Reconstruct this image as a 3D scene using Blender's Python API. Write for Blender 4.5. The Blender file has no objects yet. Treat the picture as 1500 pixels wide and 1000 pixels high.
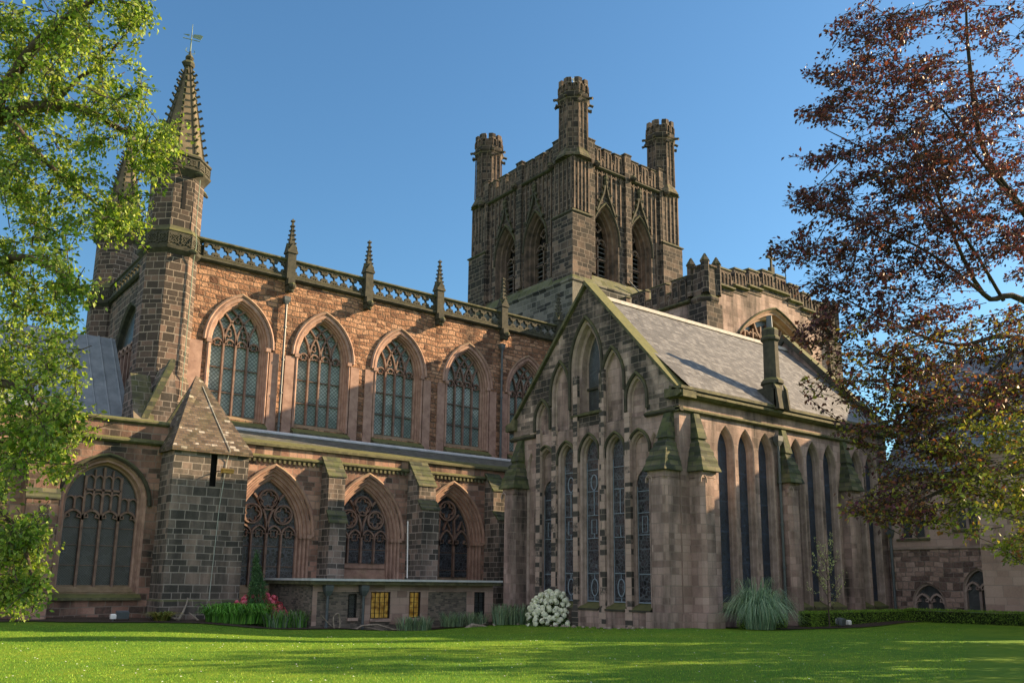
import bpy, math, random
import numpy as np
from mathutils import Vector, Matrix
from mathutils.geometry import tessellate_polygon

random.seed(7); rng = np.random.default_rng(7)
sc = bpy.context.scene
COL = sc.collection

# ------------------------------------------------------------------ camera
FPX, CX, CY, EYE = 1271.04, 755.78, 597.14, 1.65          # focal length and centre in pixels of a 1500 x 1000 frame
YAW, PITCH, ROLL = (math.radians(a) for a in (38.076, 11.313, 0.659))
_f = Vector((math.cos(PITCH)*math.sin(YAW), math.cos(PITCH)*math.cos(YAW), math.sin(PITCH)))
_r0 = Vector((math.cos(YAW), -math.sin(YAW), 0)); _u0 = _r0.cross(_f)
_r = math.cos(ROLL)*_r0 + math.sin(ROLL)*_u0
_u = -math.sin(ROLL)*_r0 + math.cos(ROLL)*_u0
cam = bpy.data.objects.new('camera', bpy.data.cameras.new('camera')); COL.objects.link(cam)
cam.matrix_world = Matrix(((_r.x, _u.x, -_f.x, 0), (_r.y, _u.y, -_f.y, 0), (_r.z, _u.z, -_f.z, EYE), (0, 0, 0, 1)))
cam.data.sensor_width = 36; cam.data.lens = FPX*36/1500
cam.data.shift_x = (750-CX)/1500; cam.data.shift_y = (CY-500)/1500
cam.data.clip_start = 0.1; cam.data.clip_end = 3000
sc.camera = cam
def at(px, py, depth):
    "world point seen at photo pixel (px, py), depth metres along the view axis"
    return Vector((0, 0, EYE)) + depth*(_f + (px-CX)/FPX*_r - (py-CY)/FPX*_u)
def on_y(px, py, y):
    d = _f + (px-CX)/FPX*_r - (py-CY)/FPX*_u
    return Vector((0, 0, EYE)) + d*(y/d.y)

# ------------------------------------------------------------------ light
SUN = Vector((2.65, -1.0, 1.22)).normalized()               # towards the sun
EL = math.asin(SUN.z); AZ = math.atan2(SUN.x, SUN.y)
world = bpy.data.worlds.new('World'); sc.world = world; world.use_nodes = True
wn = world.node_tree
sky = wn.nodes.new('ShaderNodeTexSky'); sky.sky_type = 'NISHITA'; sky.sun_disc = False
sky.sun_elevation = EL; sky.sun_rotation = AZ
sky.air_density = 1.2; sky.dust_density = 0.8; sky.ozone_density = 2.5
bg = wn.nodes['Background']; bg.inputs['Strength'].default_value = 0.08
tint = wn.nodes.new('ShaderNodeMix'); tint.data_type = 'RGBA'; tint.blend_type = 'MULTIPLY'; tint.inputs[0].default_value = 1.0
tint.inputs[7].default_value = (0.48, 0.71, 0.83, 1)        # the clear deep blue of the photographed evening sky
wn.links.new(sky.outputs[0], tint.inputs[6])
# unseen bright cloud added behind the viewer to lift the shaded stone
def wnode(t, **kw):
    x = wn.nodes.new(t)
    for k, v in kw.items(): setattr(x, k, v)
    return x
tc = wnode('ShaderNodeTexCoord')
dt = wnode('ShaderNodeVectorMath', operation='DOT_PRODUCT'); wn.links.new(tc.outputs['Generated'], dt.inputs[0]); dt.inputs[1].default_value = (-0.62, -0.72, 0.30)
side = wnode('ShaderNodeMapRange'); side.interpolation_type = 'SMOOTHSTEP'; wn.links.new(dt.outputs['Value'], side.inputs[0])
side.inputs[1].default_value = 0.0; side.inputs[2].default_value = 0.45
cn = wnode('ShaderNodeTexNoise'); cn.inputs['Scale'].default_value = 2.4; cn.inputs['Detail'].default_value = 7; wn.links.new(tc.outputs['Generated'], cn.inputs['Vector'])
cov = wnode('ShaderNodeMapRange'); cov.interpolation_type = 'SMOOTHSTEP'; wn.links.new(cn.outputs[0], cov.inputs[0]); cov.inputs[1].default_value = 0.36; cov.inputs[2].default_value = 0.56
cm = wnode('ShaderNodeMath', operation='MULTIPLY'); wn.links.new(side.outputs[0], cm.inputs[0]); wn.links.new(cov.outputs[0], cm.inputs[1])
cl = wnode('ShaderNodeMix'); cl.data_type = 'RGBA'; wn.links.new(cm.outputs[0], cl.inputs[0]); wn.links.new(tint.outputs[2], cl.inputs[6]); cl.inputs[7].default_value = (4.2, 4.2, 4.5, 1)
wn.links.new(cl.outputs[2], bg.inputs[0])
sl = bpy.data.lights.new('sun', 'SUN'); sl.energy = 5.0; sl.angle = math.radians(0.5); sl.color = (1.0, 0.72, 0.42)
so = bpy.data.objects.new('sun', sl); COL.objects.link(so)
so.rotation_euler = (-SUN).to_track_quat('-Z', 'Y').to_euler(); so.location = (60, -20, 60)
sc.view_settings.view_transform = 'Standard'; sc.view_settings.look = 'None'
sc.view_settings.exposure = 1.5; sc.view_settings.gamma = 1
sc.cycles.max_bounces = 6; sc.cycles.transparent_max_bounces = 6

# ------------------------------------------------------------------ node helpers
def new_mat(name):
    m = bpy.data.materials.new(name); m.use_nodes = True
    nt = m.node_tree; b = nt.nodes['Principled BSDF']
    return m, nt, b
class G:
    "small wrapper that wires shader nodes"
    def __init__(s, nt): s.nt = nt
    def n(s, t, **kw):
        x = s.nt.nodes.new(t)
        for k, v in kw.items(): setattr(x, k, v)
        return x
    def put(s, sock, v):
        if hasattr(v, 'is_output'): s.nt.links.new(v, sock)
        elif v is not None: sock.default_value = v
    def m(s, op, a, b=None, c=None, clamp=False):
        x = s.n('ShaderNodeMath', operation=op); x.use_clamp = clamp
        for i, v in enumerate((a, b, c)):
            if v is not None: s.put(x.inputs[i], v)
        return x.outputs[0]
    def vm(s, op, a, b=None):
        x = s.n('ShaderNodeVectorMath', operation=op); s.put(x.inputs[0], a)
        if b is not None: s.put(x.inputs[1], b)
        return x.outputs['Value'] if op == 'DOT_PRODUCT' else x.outputs[0]
    def noise(s, vec, scale, detail=4, rough=0.55, out=0):
        x = s.n('ShaderNodeTexNoise'); s.put(x.inputs['Vector'], vec)
        x.inputs['Scale'].default_value = scale; x.inputs['Detail'].default_value = detail; x.inputs['Roughness'].default_value = rough
        return x.outputs[out]
    def ramp(s, fac, stops, interp='LINEAR'):
        x = s.n('ShaderNodeValToRGB'); s.put(x.inputs[0], fac); x.color_ramp.interpolation = interp
        e = x.color_ramp.elements
        while len(e) < len(stops): e.new(0.5)
        for i, (p, c) in enumerate(stops):
            e[i].position = p; e[i].color = (c if len(c) == 4 else (*c, 1)) if hasattr(c, '__len__') else (c, c, c, 1)
        return x.outputs[0]
    def mix(s, fac, a, b, mode='MIX'):
        x = s.n('ShaderNodeMix', data_type='RGBA', blend_type=mode)
        s.put(x.inputs[0], fac)
        for i, v in ((6, a), (7, b)):
            s.put(x.inputs[i], (*v, 1) if isinstance(v, tuple) and len(v) == 3 else v)
        return x.outputs[2]
    def sep(s, v):
        x = s.n('ShaderNodeSeparateXYZ'); s.put(x.inputs[0], v); return x.outputs
    def comb(s, a, b, c):
        x = s.n('ShaderNodeCombineXYZ')
        for i, v in enumerate((a, b, c)): s.put(x.inputs[i], v)
        return x.outputs[0]
    def bump(s, h, strength, dist):
        x = s.n('ShaderNodeBump'); s.put(x.inputs['Height'], h)
        x.inputs['Strength'].default_value = strength; x.inputs['Distance'].default_value = dist
        return x.outputs[0]
    def wallspace(s):
        "position, (u along the wall, v up, 0), normal"
        g = s.n('ShaderNodeNewGeometry'); P = g.outputs['Position']; N = g.outputs['True Normal']
        px, py, pz = s.sep(P); nx, ny, nz = s.sep(N)
        flat = s.m('GREATER_THAN', s.m('ABSOLUTE', nz), 0.95)
        ln = s.m('SQRT', s.m('ADD', s.m('ADD', s.m('MULTIPLY', nx, nx), s.m('MULTIPLY', ny, ny)), 1e-5))
        u = s.m('DIVIDE', s.m('SUBTRACT', s.m('MULTIPLY', px, ny), s.m('MULTIPLY', py, nx)), ln)
        u = s.m('ADD', s.m('ABSOLUTE', u), s.m('MULTIPLY', px, flat))
        v = s.m('ADD', pz, s.m('MULTIPLY', py, flat))
        return P, s.comb(u, v, 0.0), nz

def stone(name, palette, mortar, bw=0.6, bh=0.28, ms=0.018, irregular=0.03, soot=0.0, soot_scale=0.35,
          moss=0.6, bump=0.5, rough_face=0.5, smooth=0.1, streak=0.0, warp=1.0, soot_col=(0.03, 0.03, 0.028)):
    "coursed sandstone: palette = [(pos, colour)] of the block colours"
    m, nt, b = new_mat(name); g = G(nt)
    P, W, nz = g.wallspace()
    dn = g.noise(W, 2.3, 2, out=1)
    off = g.vm('MULTIPLY', g.vm('SUBTRACT', dn, (0.5, 0.5, 0.5)), (irregular*2.4, irregular, 0))
    dn2 = g.noise(W, 0.45, 1, out=1)
    off2 = g.vm('MULTIPLY', g.vm('SUBTRACT', dn2, (0.5, 0.5, 0.5)), (irregular*8, irregular*5, 0))
    W2 = g.vm('ADD', g.vm('ADD', W, off), off2)
    wu, wv, _ = g.sep(W2)                                # courses of unequal height
    wv = g.m('ADD', wv, g.m('ADD', g.m('MULTIPLY', g.m('SINE', g.m('MULTIPLY', wv, 2.1)), 0.10*warp), g.m('MULTIPLY', g.m('SINE', g.m('ADD', g.m('MULTIPLY', wv, 5.3), 1.0)), 0.05*warp)))
    br = g.n('ShaderNodeTexBrick', offset=0.42, offset_frequency=2, squash=0.66, squash_frequency=3)
    g.put(br.inputs['Vector'], g.comb(wu, wv, 0.0))
    for k, v in (('Color1', (0, 0, 0, 1)), ('Color2', (1, 1, 1, 1)), ('Mortar', (0.5, 0.5, 0.5, 1)), ('Scale', 1.0), ('Mortar Size', ms),
                 ('Mortar Smooth', smooth), ('Bias', 0.0), ('Brick Width', bw), ('Row Height', bh)):
        br.inputs[k].default_value = v
    rnd = br.outputs['Color']; fac = br.outputs['Fac']
    grain = g.noise(P, 9, 6, 0.65); patch = g.noise(P, soot_scale*2.2, 5, 0.6)
    t = g.m('ADD', g.sep(rnd)[0], g.m('MULTIPLY', g.m('SUBTRACT', grain, 0.5), 0.5))
    t = g.m('ADD', t, g.m('MULTIPLY', g.m('SUBTRACT', patch, 0.5), 0.9))
    c = g.ramp(t, palette)
    c = g.mix(g.m('MULTIPLY', g.m('SUBTRACT', g.noise(P, 32, 4, 0.7), 0.35), 1.0, clamp=True), c, g.mix(1.0, c, (0.62, 0.6, 0.58), 'MULTIPLY'))
    mo = g.mix(g.noise(P, 3, 3), mortar, tuple(x*0.55 for x in mortar))
    c = g.mix(fac, c, mo)
    if soot > 0:
        s1 = g.noise(g.vm('MULTIPLY', P, (1, 1, 0.45)), soot_scale, 6, 0.6)
        if streak:
            s2 = g.noise(g.vm('MULTIPLY', P, (1.5, 1.5, 0.16)), 1.0, 5, 0.62)
            s1 = g.m('ADD', g.m('MULTIPLY', s1, 1-streak), g.m('MULTIPLY', s2, streak))
        k = g.ramp(s1, [(0.62-soot*0.35, 0.0), (0.80-soot*0.35, 0.92)])
        c = g.mix(g.m('MULTIPLY', k, g.m('SUBTRACT', 1.0, g.m('MULTIPLY', fac, 0.65))), c, soot_col)
    up = g.ramp(g.m('ADD', nz, g.m('MULTIPLY', g.m('SUBTRACT', g.noise(P, 2.5, 5), 0.5), 0.9)), [(0.25, 0.0), (0.6, moss)])
    mcol = g.mix(g.noise(P, 5, 4), (0.05, 0.068, 0.028), (0.16, 0.165, 0.06))
    c = g.mix(up, c, mcol)
    g.put(b.inputs['Base Color'], c)
    b.inputs['Roughness'].default_value = 0.92; b.inputs['Specular IOR Level'].default_value = 0.2
    h = g.m('ADD', g.m('MULTIPLY', g.m('SUBTRACT', 1.0, fac), 1.0), g.m('MULTIPLY', g.noise(P, 7, 6, 0.6), rough_face))
    g.put(b.inputs['Normal'], g.bump(h, bump, 0.06 if bump < 0.85 else 0.14))
    return m
def plain(name, colA, colB, scale=3, rough=0.85, bump=0.25, dist=0.02, metallic=0.0, spec=0.25, fine=30, moss=0.0):
    m, nt, b = new_mat(name); g = G(nt)
    P, W, nz = g.wallspace()
    c = g.mix(g.ramp(g.noise(P, scale, 6, 0.65), [(0.33, 0.0), (0.67, 1.0)]), colA, colB)
    if moss:
        up = g.ramp(g.m('ADD', nz, g.m('MULTIPLY', g.m('SUBTRACT', g.noise(P, 2.5, 5), 0.5), 0.9)), [(0.15, 0.0), (0.55, moss)])
        c = g.mix(up, c, g.mix(g.noise(P, 4, 4), (0.055, 0.072, 0.028), (0.18, 0.175, 0.06)))
    g.put(b.inputs['Base Color'], c); b.inputs['Roughness'].default_value = rough
    b.inputs['Metallic'].default_value = metallic; b.inputs['Specular IOR Level'].default_value = spec
    g.put(b.inputs['Normal'], g.bump(g.noise(P, fine, 5, 0.6), bump, dist))
    return m
def tiles(name, cols, bw, bh, ms=0.012, rough=0.7, bump=0.5, moss=0.0, line=(0.06, 0.06, 0.06)):
    m, nt, b = new_mat(name); g = G(nt)
    P, W, nz = g.wallspace()
    u, v, _ = g.sep(W)
    br = g.n('ShaderNodeTexBrick', offset=0.5, offset_frequency=2)
    dn = g.vm('MULTIPLY', g.vm('SUBTRACT', g.noise(W, 3, 2, out=1), (0.5, 0.5, 0.5)), (0.04, 0.02, 0))
    g.put(br.inputs['Vector'], g.vm('ADD', W, dn))
    for k, vv in (('Color1', (0, 0, 0, 1)), ('Color2', (1, 1, 1, 1)), ('Scale', 1.0), ('Mortar Size', ms), ('Mortar Smooth', 0.1), ('Brick Width', bw), ('Row Height', bh)):
        br.inputs[k].default_value = vv
    t = g.m('ADD', g.sep(br.outputs['Color'])[0], g.m('MULTIPLY', g.m('SUBTRACT', g.noise(P, 1.2, 5), 0.5), 1.2))
    c = g.mix(br.outputs['Fac'], g.ramp(t, cols), line)
    if moss:
        k = g.ramp(g.noise(P, 1.6, 6, 0.7), [(0.45, 0.0), (0.68, moss)])
        c = g.mix(k, c, g.mix(g.noise(P, 6, 3), (0.045, 0.068, 0.026), (0.13, 0.15, 0.05)))
    g.put(b.inputs['Base Color'], c); b.inputs['Roughness'].default_value = rough; b.inputs['Specular IOR Level'].default_value = 0.3
    saw = g.m('FRACT', g.m('DIVIDE', v, bh))
    h = g.m('SUBTRACT', g.m('ADD', g.m('MULTIPLY', saw, -0.6), g.m('MULTIPLY', g.sep(br.outputs['Color'])[0], 0.5)), br.outputs['Fac'])
    g.put(b.inputs['Normal'], g.bump(h, bump, 0.03))
    return m
def glassy(name, colA, colB, lead, cell=7.0, edge=0.05, rough=0.18, diag=0.0, bars=0.0, spec=0.6, wob=0.25):
    "dark leaded glazing seen from outside"
    m, nt, b = new_mat(name); g = G(nt)
    P, W, nz = g.wallspace()
    u, v, _ = g.sep(W)
    vo = g.n('ShaderNodeTexVoronoi', feature='F1'); g.put(vo.inputs['Vector'], W); vo.inputs['Scale'].default_value = cell
    ve = g.n('ShaderNodeTexVoronoi', feature='DISTANCE_TO_EDGE'); g.put(ve.inputs['Vector'], W); ve.inputs['Scale'].default_value = cell
    c = g.mix(g.sep(vo.outputs['Color'])[0], colA, colB)
    k = g.m('LESS_THAN', ve.outputs[0], edge) if edge > 0 else 0.0
    if diag:
        a = g.m('FRACT', g.m('MULTIPLY', g.m('ADD', u, v), diag)); d = g.m('FRACT', g.m('MULTIPLY', g.m('SUBTRACT', u, v), diag))
        kk = g.m('MAXIMUM', g.m('LESS_THAN', a, 0.2), g.m('LESS_THAN', d, 0.2))
        k = g.m('MAXIMUM', k, kk)
    if bars:
        k = g.m('MAXIMUM', k, g.m('LESS_THAN', g.m('FRACT', g.m('MULTIPLY', v, bars)), 0.05))
    c = g.mix(k, c, lead)
    c = g.mix(g.ramp(g.noise(P, 1.1, 3), [(0.4, 0.0), (0.7, 0.7)]), c, g.mix(1.0, c, (0.45, 0.5, 0.55), 'MULTIPLY'))
    g.put(b.inputs['Base Color'], c)
    g.put(b.inputs['Roughness'], g.m('ADD', g.m('MULTIPLY', k, 0.4), rough))
    b.inputs['Specular IOR Level'].default_value = spec
    h = g.m('ADD', g.m('MULTIPLY', g.noise(P, 4, 2), wob), g.m('MULTIPLY', g.sep(vo.outputs['Color'])[1], wob*0.5))
    g.put(b.inputs['Normal'], g.bump(h, 0.35, 0.03))
    return m
def leafy(name, rough=0.5, trans=0.45, spec=0.25, through=(1.5, 1.4, 0.7)):
    m, nt, b = new_mat(name); g = G(nt)
    a = g.n('ShaderNodeAttribute', attribute_name='Col')
    g.put(b.inputs['Base Color'], a.outputs['Color']); b.inputs['Roughness'].default_value = rough; b.inputs['Specular IOR Level'].default_value = spec
    tr = g.n('ShaderNodeBsdfTranslucent'); g.put(tr.inputs[0], g.mix(1.0, a.outputs['Color'], through, 'MULTIPLY'))
    mx = g.n('ShaderNodeMixShader'); mx.inputs[0].default_value = trans
    nt.links.new(b.outputs[0], mx.inputs[1]); nt.links.new(tr.outputs[0], mx.inputs[2])
    nt.links.new(mx.outputs[0], nt.nodes['Material Output'].inputs[0])
    return m

M = {}
M['rubble'] = stone('clerestory_rubble', [(0.0, (0.13, 0.07, 0.048)), (0.3, (0.27, 0.145, 0.09)), (0.6, (0.38, 0.21, 0.13)), (1.0, (0.48, 0.29, 0.19))], (0.27, 0.19, 0.14),
                    bw=0.52, bh=0.25, ms=0.032, irregular=0.11, soot=0.2, bump=1.0, rough_face=0.9, smooth=0.6)
M['aisle'] = stone('aisle_ashlar', [(0.0, (0.086, 0.065, 0.056)), (0.3, (0.238, 0.14, 0.108)), (0.7, (0.356, 0.205, 0.162)), (1.0, (0.432, 0.281, 0.216))], (0.30, 0.24, 0.2),
                   bw=0.62, bh=0.27, ms=0.016, irregular=0.035, soot=0.38, soot_scale=0.45, bump=0.7)
M['pier'] = stone('stair_pier_ashlar', [(0.0, (0.07, 0.066, 0.06)), (0.5, (0.15, 0.13, 0.115)), (1.0, (0.33, 0.25, 0.21))], (0.42, 0.37, 0.33),
                  bw=0.58, bh=0.29, ms=0.016, irregular=0.018, soot=0.48, soot_scale=0.3, bump=0.5, streak=0.5)
M['chapter'] = stone('chapter_ashlar', [(0.0, (0.26, 0.185, 0.165)), (0.4, (0.37, 0.268, 0.24)), (1.0, (0.45, 0.335, 0.302))], (0.34, 0.27, 0.235),
                     bw=0.66, bh=0.31, ms=0.012, irregular=0.016, soot=0.5, soot_scale=0.7, bump=0.45, streak=0.45)
M['gable'] = stone('chapter_gable_ashlar', [(0.0, (0.075, 0.07, 0.062)), (0.4, (0.213, 0.175, 0.15)), (0.65, (0.4, 0.306, 0.263)), (1.0, (0.55, 0.438, 0.375))], (0.36, 0.3, 0.26),
                   bw=0.7, bh=0.24, ms=0.012, irregular=0.02, soot=0.66, soot_scale=0.7, bump=0.45)
M['strip'] = stone('banded_strip_stone', [(0.0, (0.056, 0.054, 0.05)), (0.45, (0.088, 0.081, 0.075)), (0.55, (0.375, 0.288, 0.25)), (1.0, (0.475, 0.362, 0.312))], (0.36, 0.3, 0.26),
                   bw=2.0, bh=0.25, ms=0.012, irregular=0.01, soot=0.05, bump=0.4)
M['tower'] = stone('tower_ashlar', [(0.0, (0.03, 0.028, 0.027)), (0.5, (0.056, 0.047, 0.042)), (0.8, (0.105, 0.08, 0.067)), (1.0, (0.19, 0.14, 0.112))], (0.25, 0.21, 0.18),
                   bw=0.75, bh=0.36, ms=0.022, irregular=0.03, soot=0.42, soot_scale=0.35, bump=0.6, streak=0.35)
M['turret'] = stone('turret_ashlar', [(0.0, (0.048, 0.041, 0.037)), (0.6, (0.095, 0.074, 0.062)), (1.0, (0.19, 0.129, 0.104))], (0.36, 0.3, 0.25),
                    bw=0.6, bh=0.3, ms=0.018, irregular=0.03, soot=0.3, soot_scale=0.25, bump=0.55)
M['range'] = stone('range_rubble', [(0.0, (0.105, 0.075, 0.068)), (0.4, (0.24, 0.165, 0.143)), (0.8, (0.36, 0.255, 0.217)), (1.0, (0.45, 0.33, 0.285))], (0.33, 0.28, 0.25),
                   bw=0.46, bh=0.25, ms=0.02, irregular=0.05, soot=0.2, bump=0.9, rough_face=0.8, smooth=0.5)
M['pink'] = stone('pink_ashlar', [(0.0, (0.25, 0.175, 0.15)), (0.5, (0.375, 0.269, 0.231)), (1.0, (0.45, 0.338, 0.294))], (0.34, 0.28, 0.25), bw=0.75, bh=0.33, ms=0.01, irregular=0.008, soot=0.06, bump=0.3)
M['brick'] = stone('annex_brickwork', [(0.0, (0.078, 0.072, 0.065)), (0.5, (0.156, 0.137, 0.117)), (1.0, (0.234, 0.195, 0.163))], (0.2, 0.18, 0.16), bw=0.23, bh=0.078, ms=0.009, irregular=0.005, soot=0.3, bump=0.5, warp=0.0)
M['trim'] = plain('dressed_sandstone', (0.24, 0.15, 0.12), (0.42, 0.28, 0.225), 2.2, moss=0.5)
M['trim_grey'] = plain('dressed_grey_sandstone', (0.22, 0.17, 0.15), (0.43, 0.335, 0.3), 2.0, moss=0.4)
M['tracery'] = plain('tracery_stone', (0.13, 0.088, 0.074), (0.27, 0.185, 0.15), 3)
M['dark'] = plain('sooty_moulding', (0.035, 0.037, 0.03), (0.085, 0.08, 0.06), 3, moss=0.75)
M['moss'] = plain('mossy_coping', (0.05, 0.053, 0.034), (0.15, 0.145, 0.08), 3.5, bump=0.5, moss=0.8)
M['weath'] = tiles('mossy_weathering', [(0.0, (0.032, 0.04, 0.028)), (0.5, (0.06, 0.07, 0.042)), (1.0, (0.13, 0.125, 0.075))], 0.5, 0.2, 0.012, 0.9, 0.5, moss=0.8)
M['hip'] = tiles('stone_slab_roof', [(0.0, (0.05, 0.036, 0.025)), (0.5, (0.1, 0.072, 0.05)), (0.93, (0.15, 0.115, 0.085)), (1.0, (0.34, 0.31, 0.27))], 0.26, 0.12, 0.012, 0.9, 0.6, moss=0.25)
M['slate'] = tiles('grey_tile_roof', [(0.0, (0.075, 0.077, 0.08)), (0.5, (0.115, 0.117, 0.12)), (1.0, (0.185, 0.186, 0.186))], 0.27, 0.15, 0.012, 0.65, 0.6, line=(0.1, 0.09, 0.08))
M['aisle_slate'] = tiles('mossy_aisle_slate', [(0.0, (0.05, 0.055, 0.055)), (0.5, (0.085, 0.09, 0.088)), (1.0, (0.14, 0.145, 0.14))], 0.5, 0.3, 0.014, 0.75, 0.5, moss=0.6)
M['blue_slate'] = tiles('blue_slate_roof', [(0.0, (0.08, 0.1, 0.13)), (0.5, (0.13, 0.16, 0.2)), (1.0, (0.2, 0.23, 0.28))], 0.4, 0.22, 0.012, 0.5, 0.5)
M['lead'] = plain('lead_sheet', (0.14, 0.17, 0.2), (0.24, 0.28, 0.32), 1.5, rough=0.5, bump=0.1, spec=0.5)
M['flash'] = plain('weathered_lead_flashing', (0.42, 0.46, 0.5), (0.62, 0.65, 0.68), 2, rough=0.5, bump=0.1)
M['ridge'] = plain('pale_ridge_stone', (0.3, 0.29, 0.265), (0.45, 0.43, 0.4), 4)
M['iron'] = plain('grey_painted_iron', (0.06, 0.075, 0.085), (0.1, 0.12, 0.13), 5, rough=0.45, bump=0.1, spec=0.5)
M['black_iron'] = plain('black_iron', (0.012, 0.012, 0.012), (0.03, 0.03, 0.028), 5, rough=0.5, bump=0.1)
M['copper'] = plain('green_copper', (0.1, 0.16, 0.13), (0.2, 0.28, 0.22), 8, rough=0.6)
M['cable'] = plain('pale_conductor_tape', (0.3, 0.33, 0.3), (0.45, 0.47, 0.43), 3, rough=0.6)
M['white'] = plain('white_paint', (0.7, 0.7, 0.68), (0.8, 0.8, 0.78), 5, rough=0.5)
M['g_choir'] = glassy('clerestory_glazing', (0.18, 0.26, 0.245), (0.4, 0.5, 0.475), (0.08, 0.11, 0.105), cell=0.8, edge=0, rough=0.25, diag=4.5, bars=0.8, spec=0.3, wob=0.4)
M['g_stain'] = glassy('stained_glass_outside', (0.008, 0.01, 0.014), (0.05, 0.045, 0.055), (0.1, 0.115, 0.135), cell=6.5, edge=0.055, rough=0.3, bars=1.0)
M['g_wire'] = glassy('wired_glass_outside', (0.012, 0.015, 0.018), (0.035, 0.042, 0.047), (0.09, 0.1, 0.105), cell=3, edge=0.02, rough=0.3, diag=10)
M['g_blue'] = glassy('dark_blue_leaded_glass', (0.006, 0.009, 0.016), (0.022, 0.03, 0.05), (0.045, 0.065, 0.11), cell=9, edge=0.07, rough=0.35, bars=0.8)
M['lead_came'] = plain('pale_lead_came', (0.17, 0.23, 0.3), (0.28, 0.34, 0.4), 6, rough=0.5)
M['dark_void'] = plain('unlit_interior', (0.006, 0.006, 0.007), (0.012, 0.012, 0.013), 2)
M['louvre'] = plain('grey_louvre_slate', (0.07, 0.08, 0.078), (0.13, 0.14, 0.135), 4)
M['bark'] = plain('grey_brown_bark', (0.045, 0.035, 0.026), (0.11, 0.09, 0.07), 8, bump=0.6, dist=0.03)
M['bark_dark'] = plain('dark_beech_bark', (0.03, 0.027, 0.022), (0.075, 0.065, 0.052), 8, bump=0.4, dist=0.02)
M['wood'] = plain('weathered_driftwood', (0.16, 0.13, 0.1), (0.38, 0.33, 0.27), 9, bump=0.5)
M['soil'] = plain('bed_soil', (0.03, 0.022, 0.016), (0.075, 0.055, 0.04), 6, bump=0.9, dist=0.06, fine=14)
M['leaf'] = leafy('leaf_tissue')
M['leaf_bronze'] = leafy('bronze_leaf_tissue', 0.5, 0.28, 0.28, (1.35, 1.15, 0.85))
M['leaf_dull'] = leafy('dull_leaf_tissue', 0.6, 0.25, 0.25)
M['tower_trim'] = plain('tower_dressed_stone', (0.045, 0.039, 0.035), (0.2, 0.145, 0.115), 1.6)
M['tower_base'] = stone('tower_base_ashlar', [(0.0, (0.035, 0.036, 0.033)), (0.5, (0.1, 0.1, 0.085)), (1.0, (0.2, 0.19, 0.16))], (0.26, 0.25, 0.22), bw=0.8, bh=0.36, ms=0.02, irregular=0.03, soot=0.3, soot_scale=0.3, moss=0.7)
M['amber'] = plain('amber_plastic', (0.4, 0.22, 0.04), (0.55, 0.32, 0.08), 5, rough=0.4)
def lit_glass():
    m, nt, b = new_mat('lamplit_glass'); g = G(nt)
    P, W, nz = g.wallspace()
    c = g.mix(g.ramp(g.noise(P, 5, 3), [(0.4, 0.0), (0.6, 1.0)]), (0.35, 0.17, 0.02), (0.9, 0.6, 0.12))
    g.put(b.inputs['Base Color'], (0.1, 0.07, 0.02, 1)); g.put(b.inputs['Emission Color'], c); b.inputs['Emission Strength'].default_value = 0.07
    b.inputs['Roughness'].default_value = 0.3
    return m
M['lit'] = lit_glass()

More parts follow.
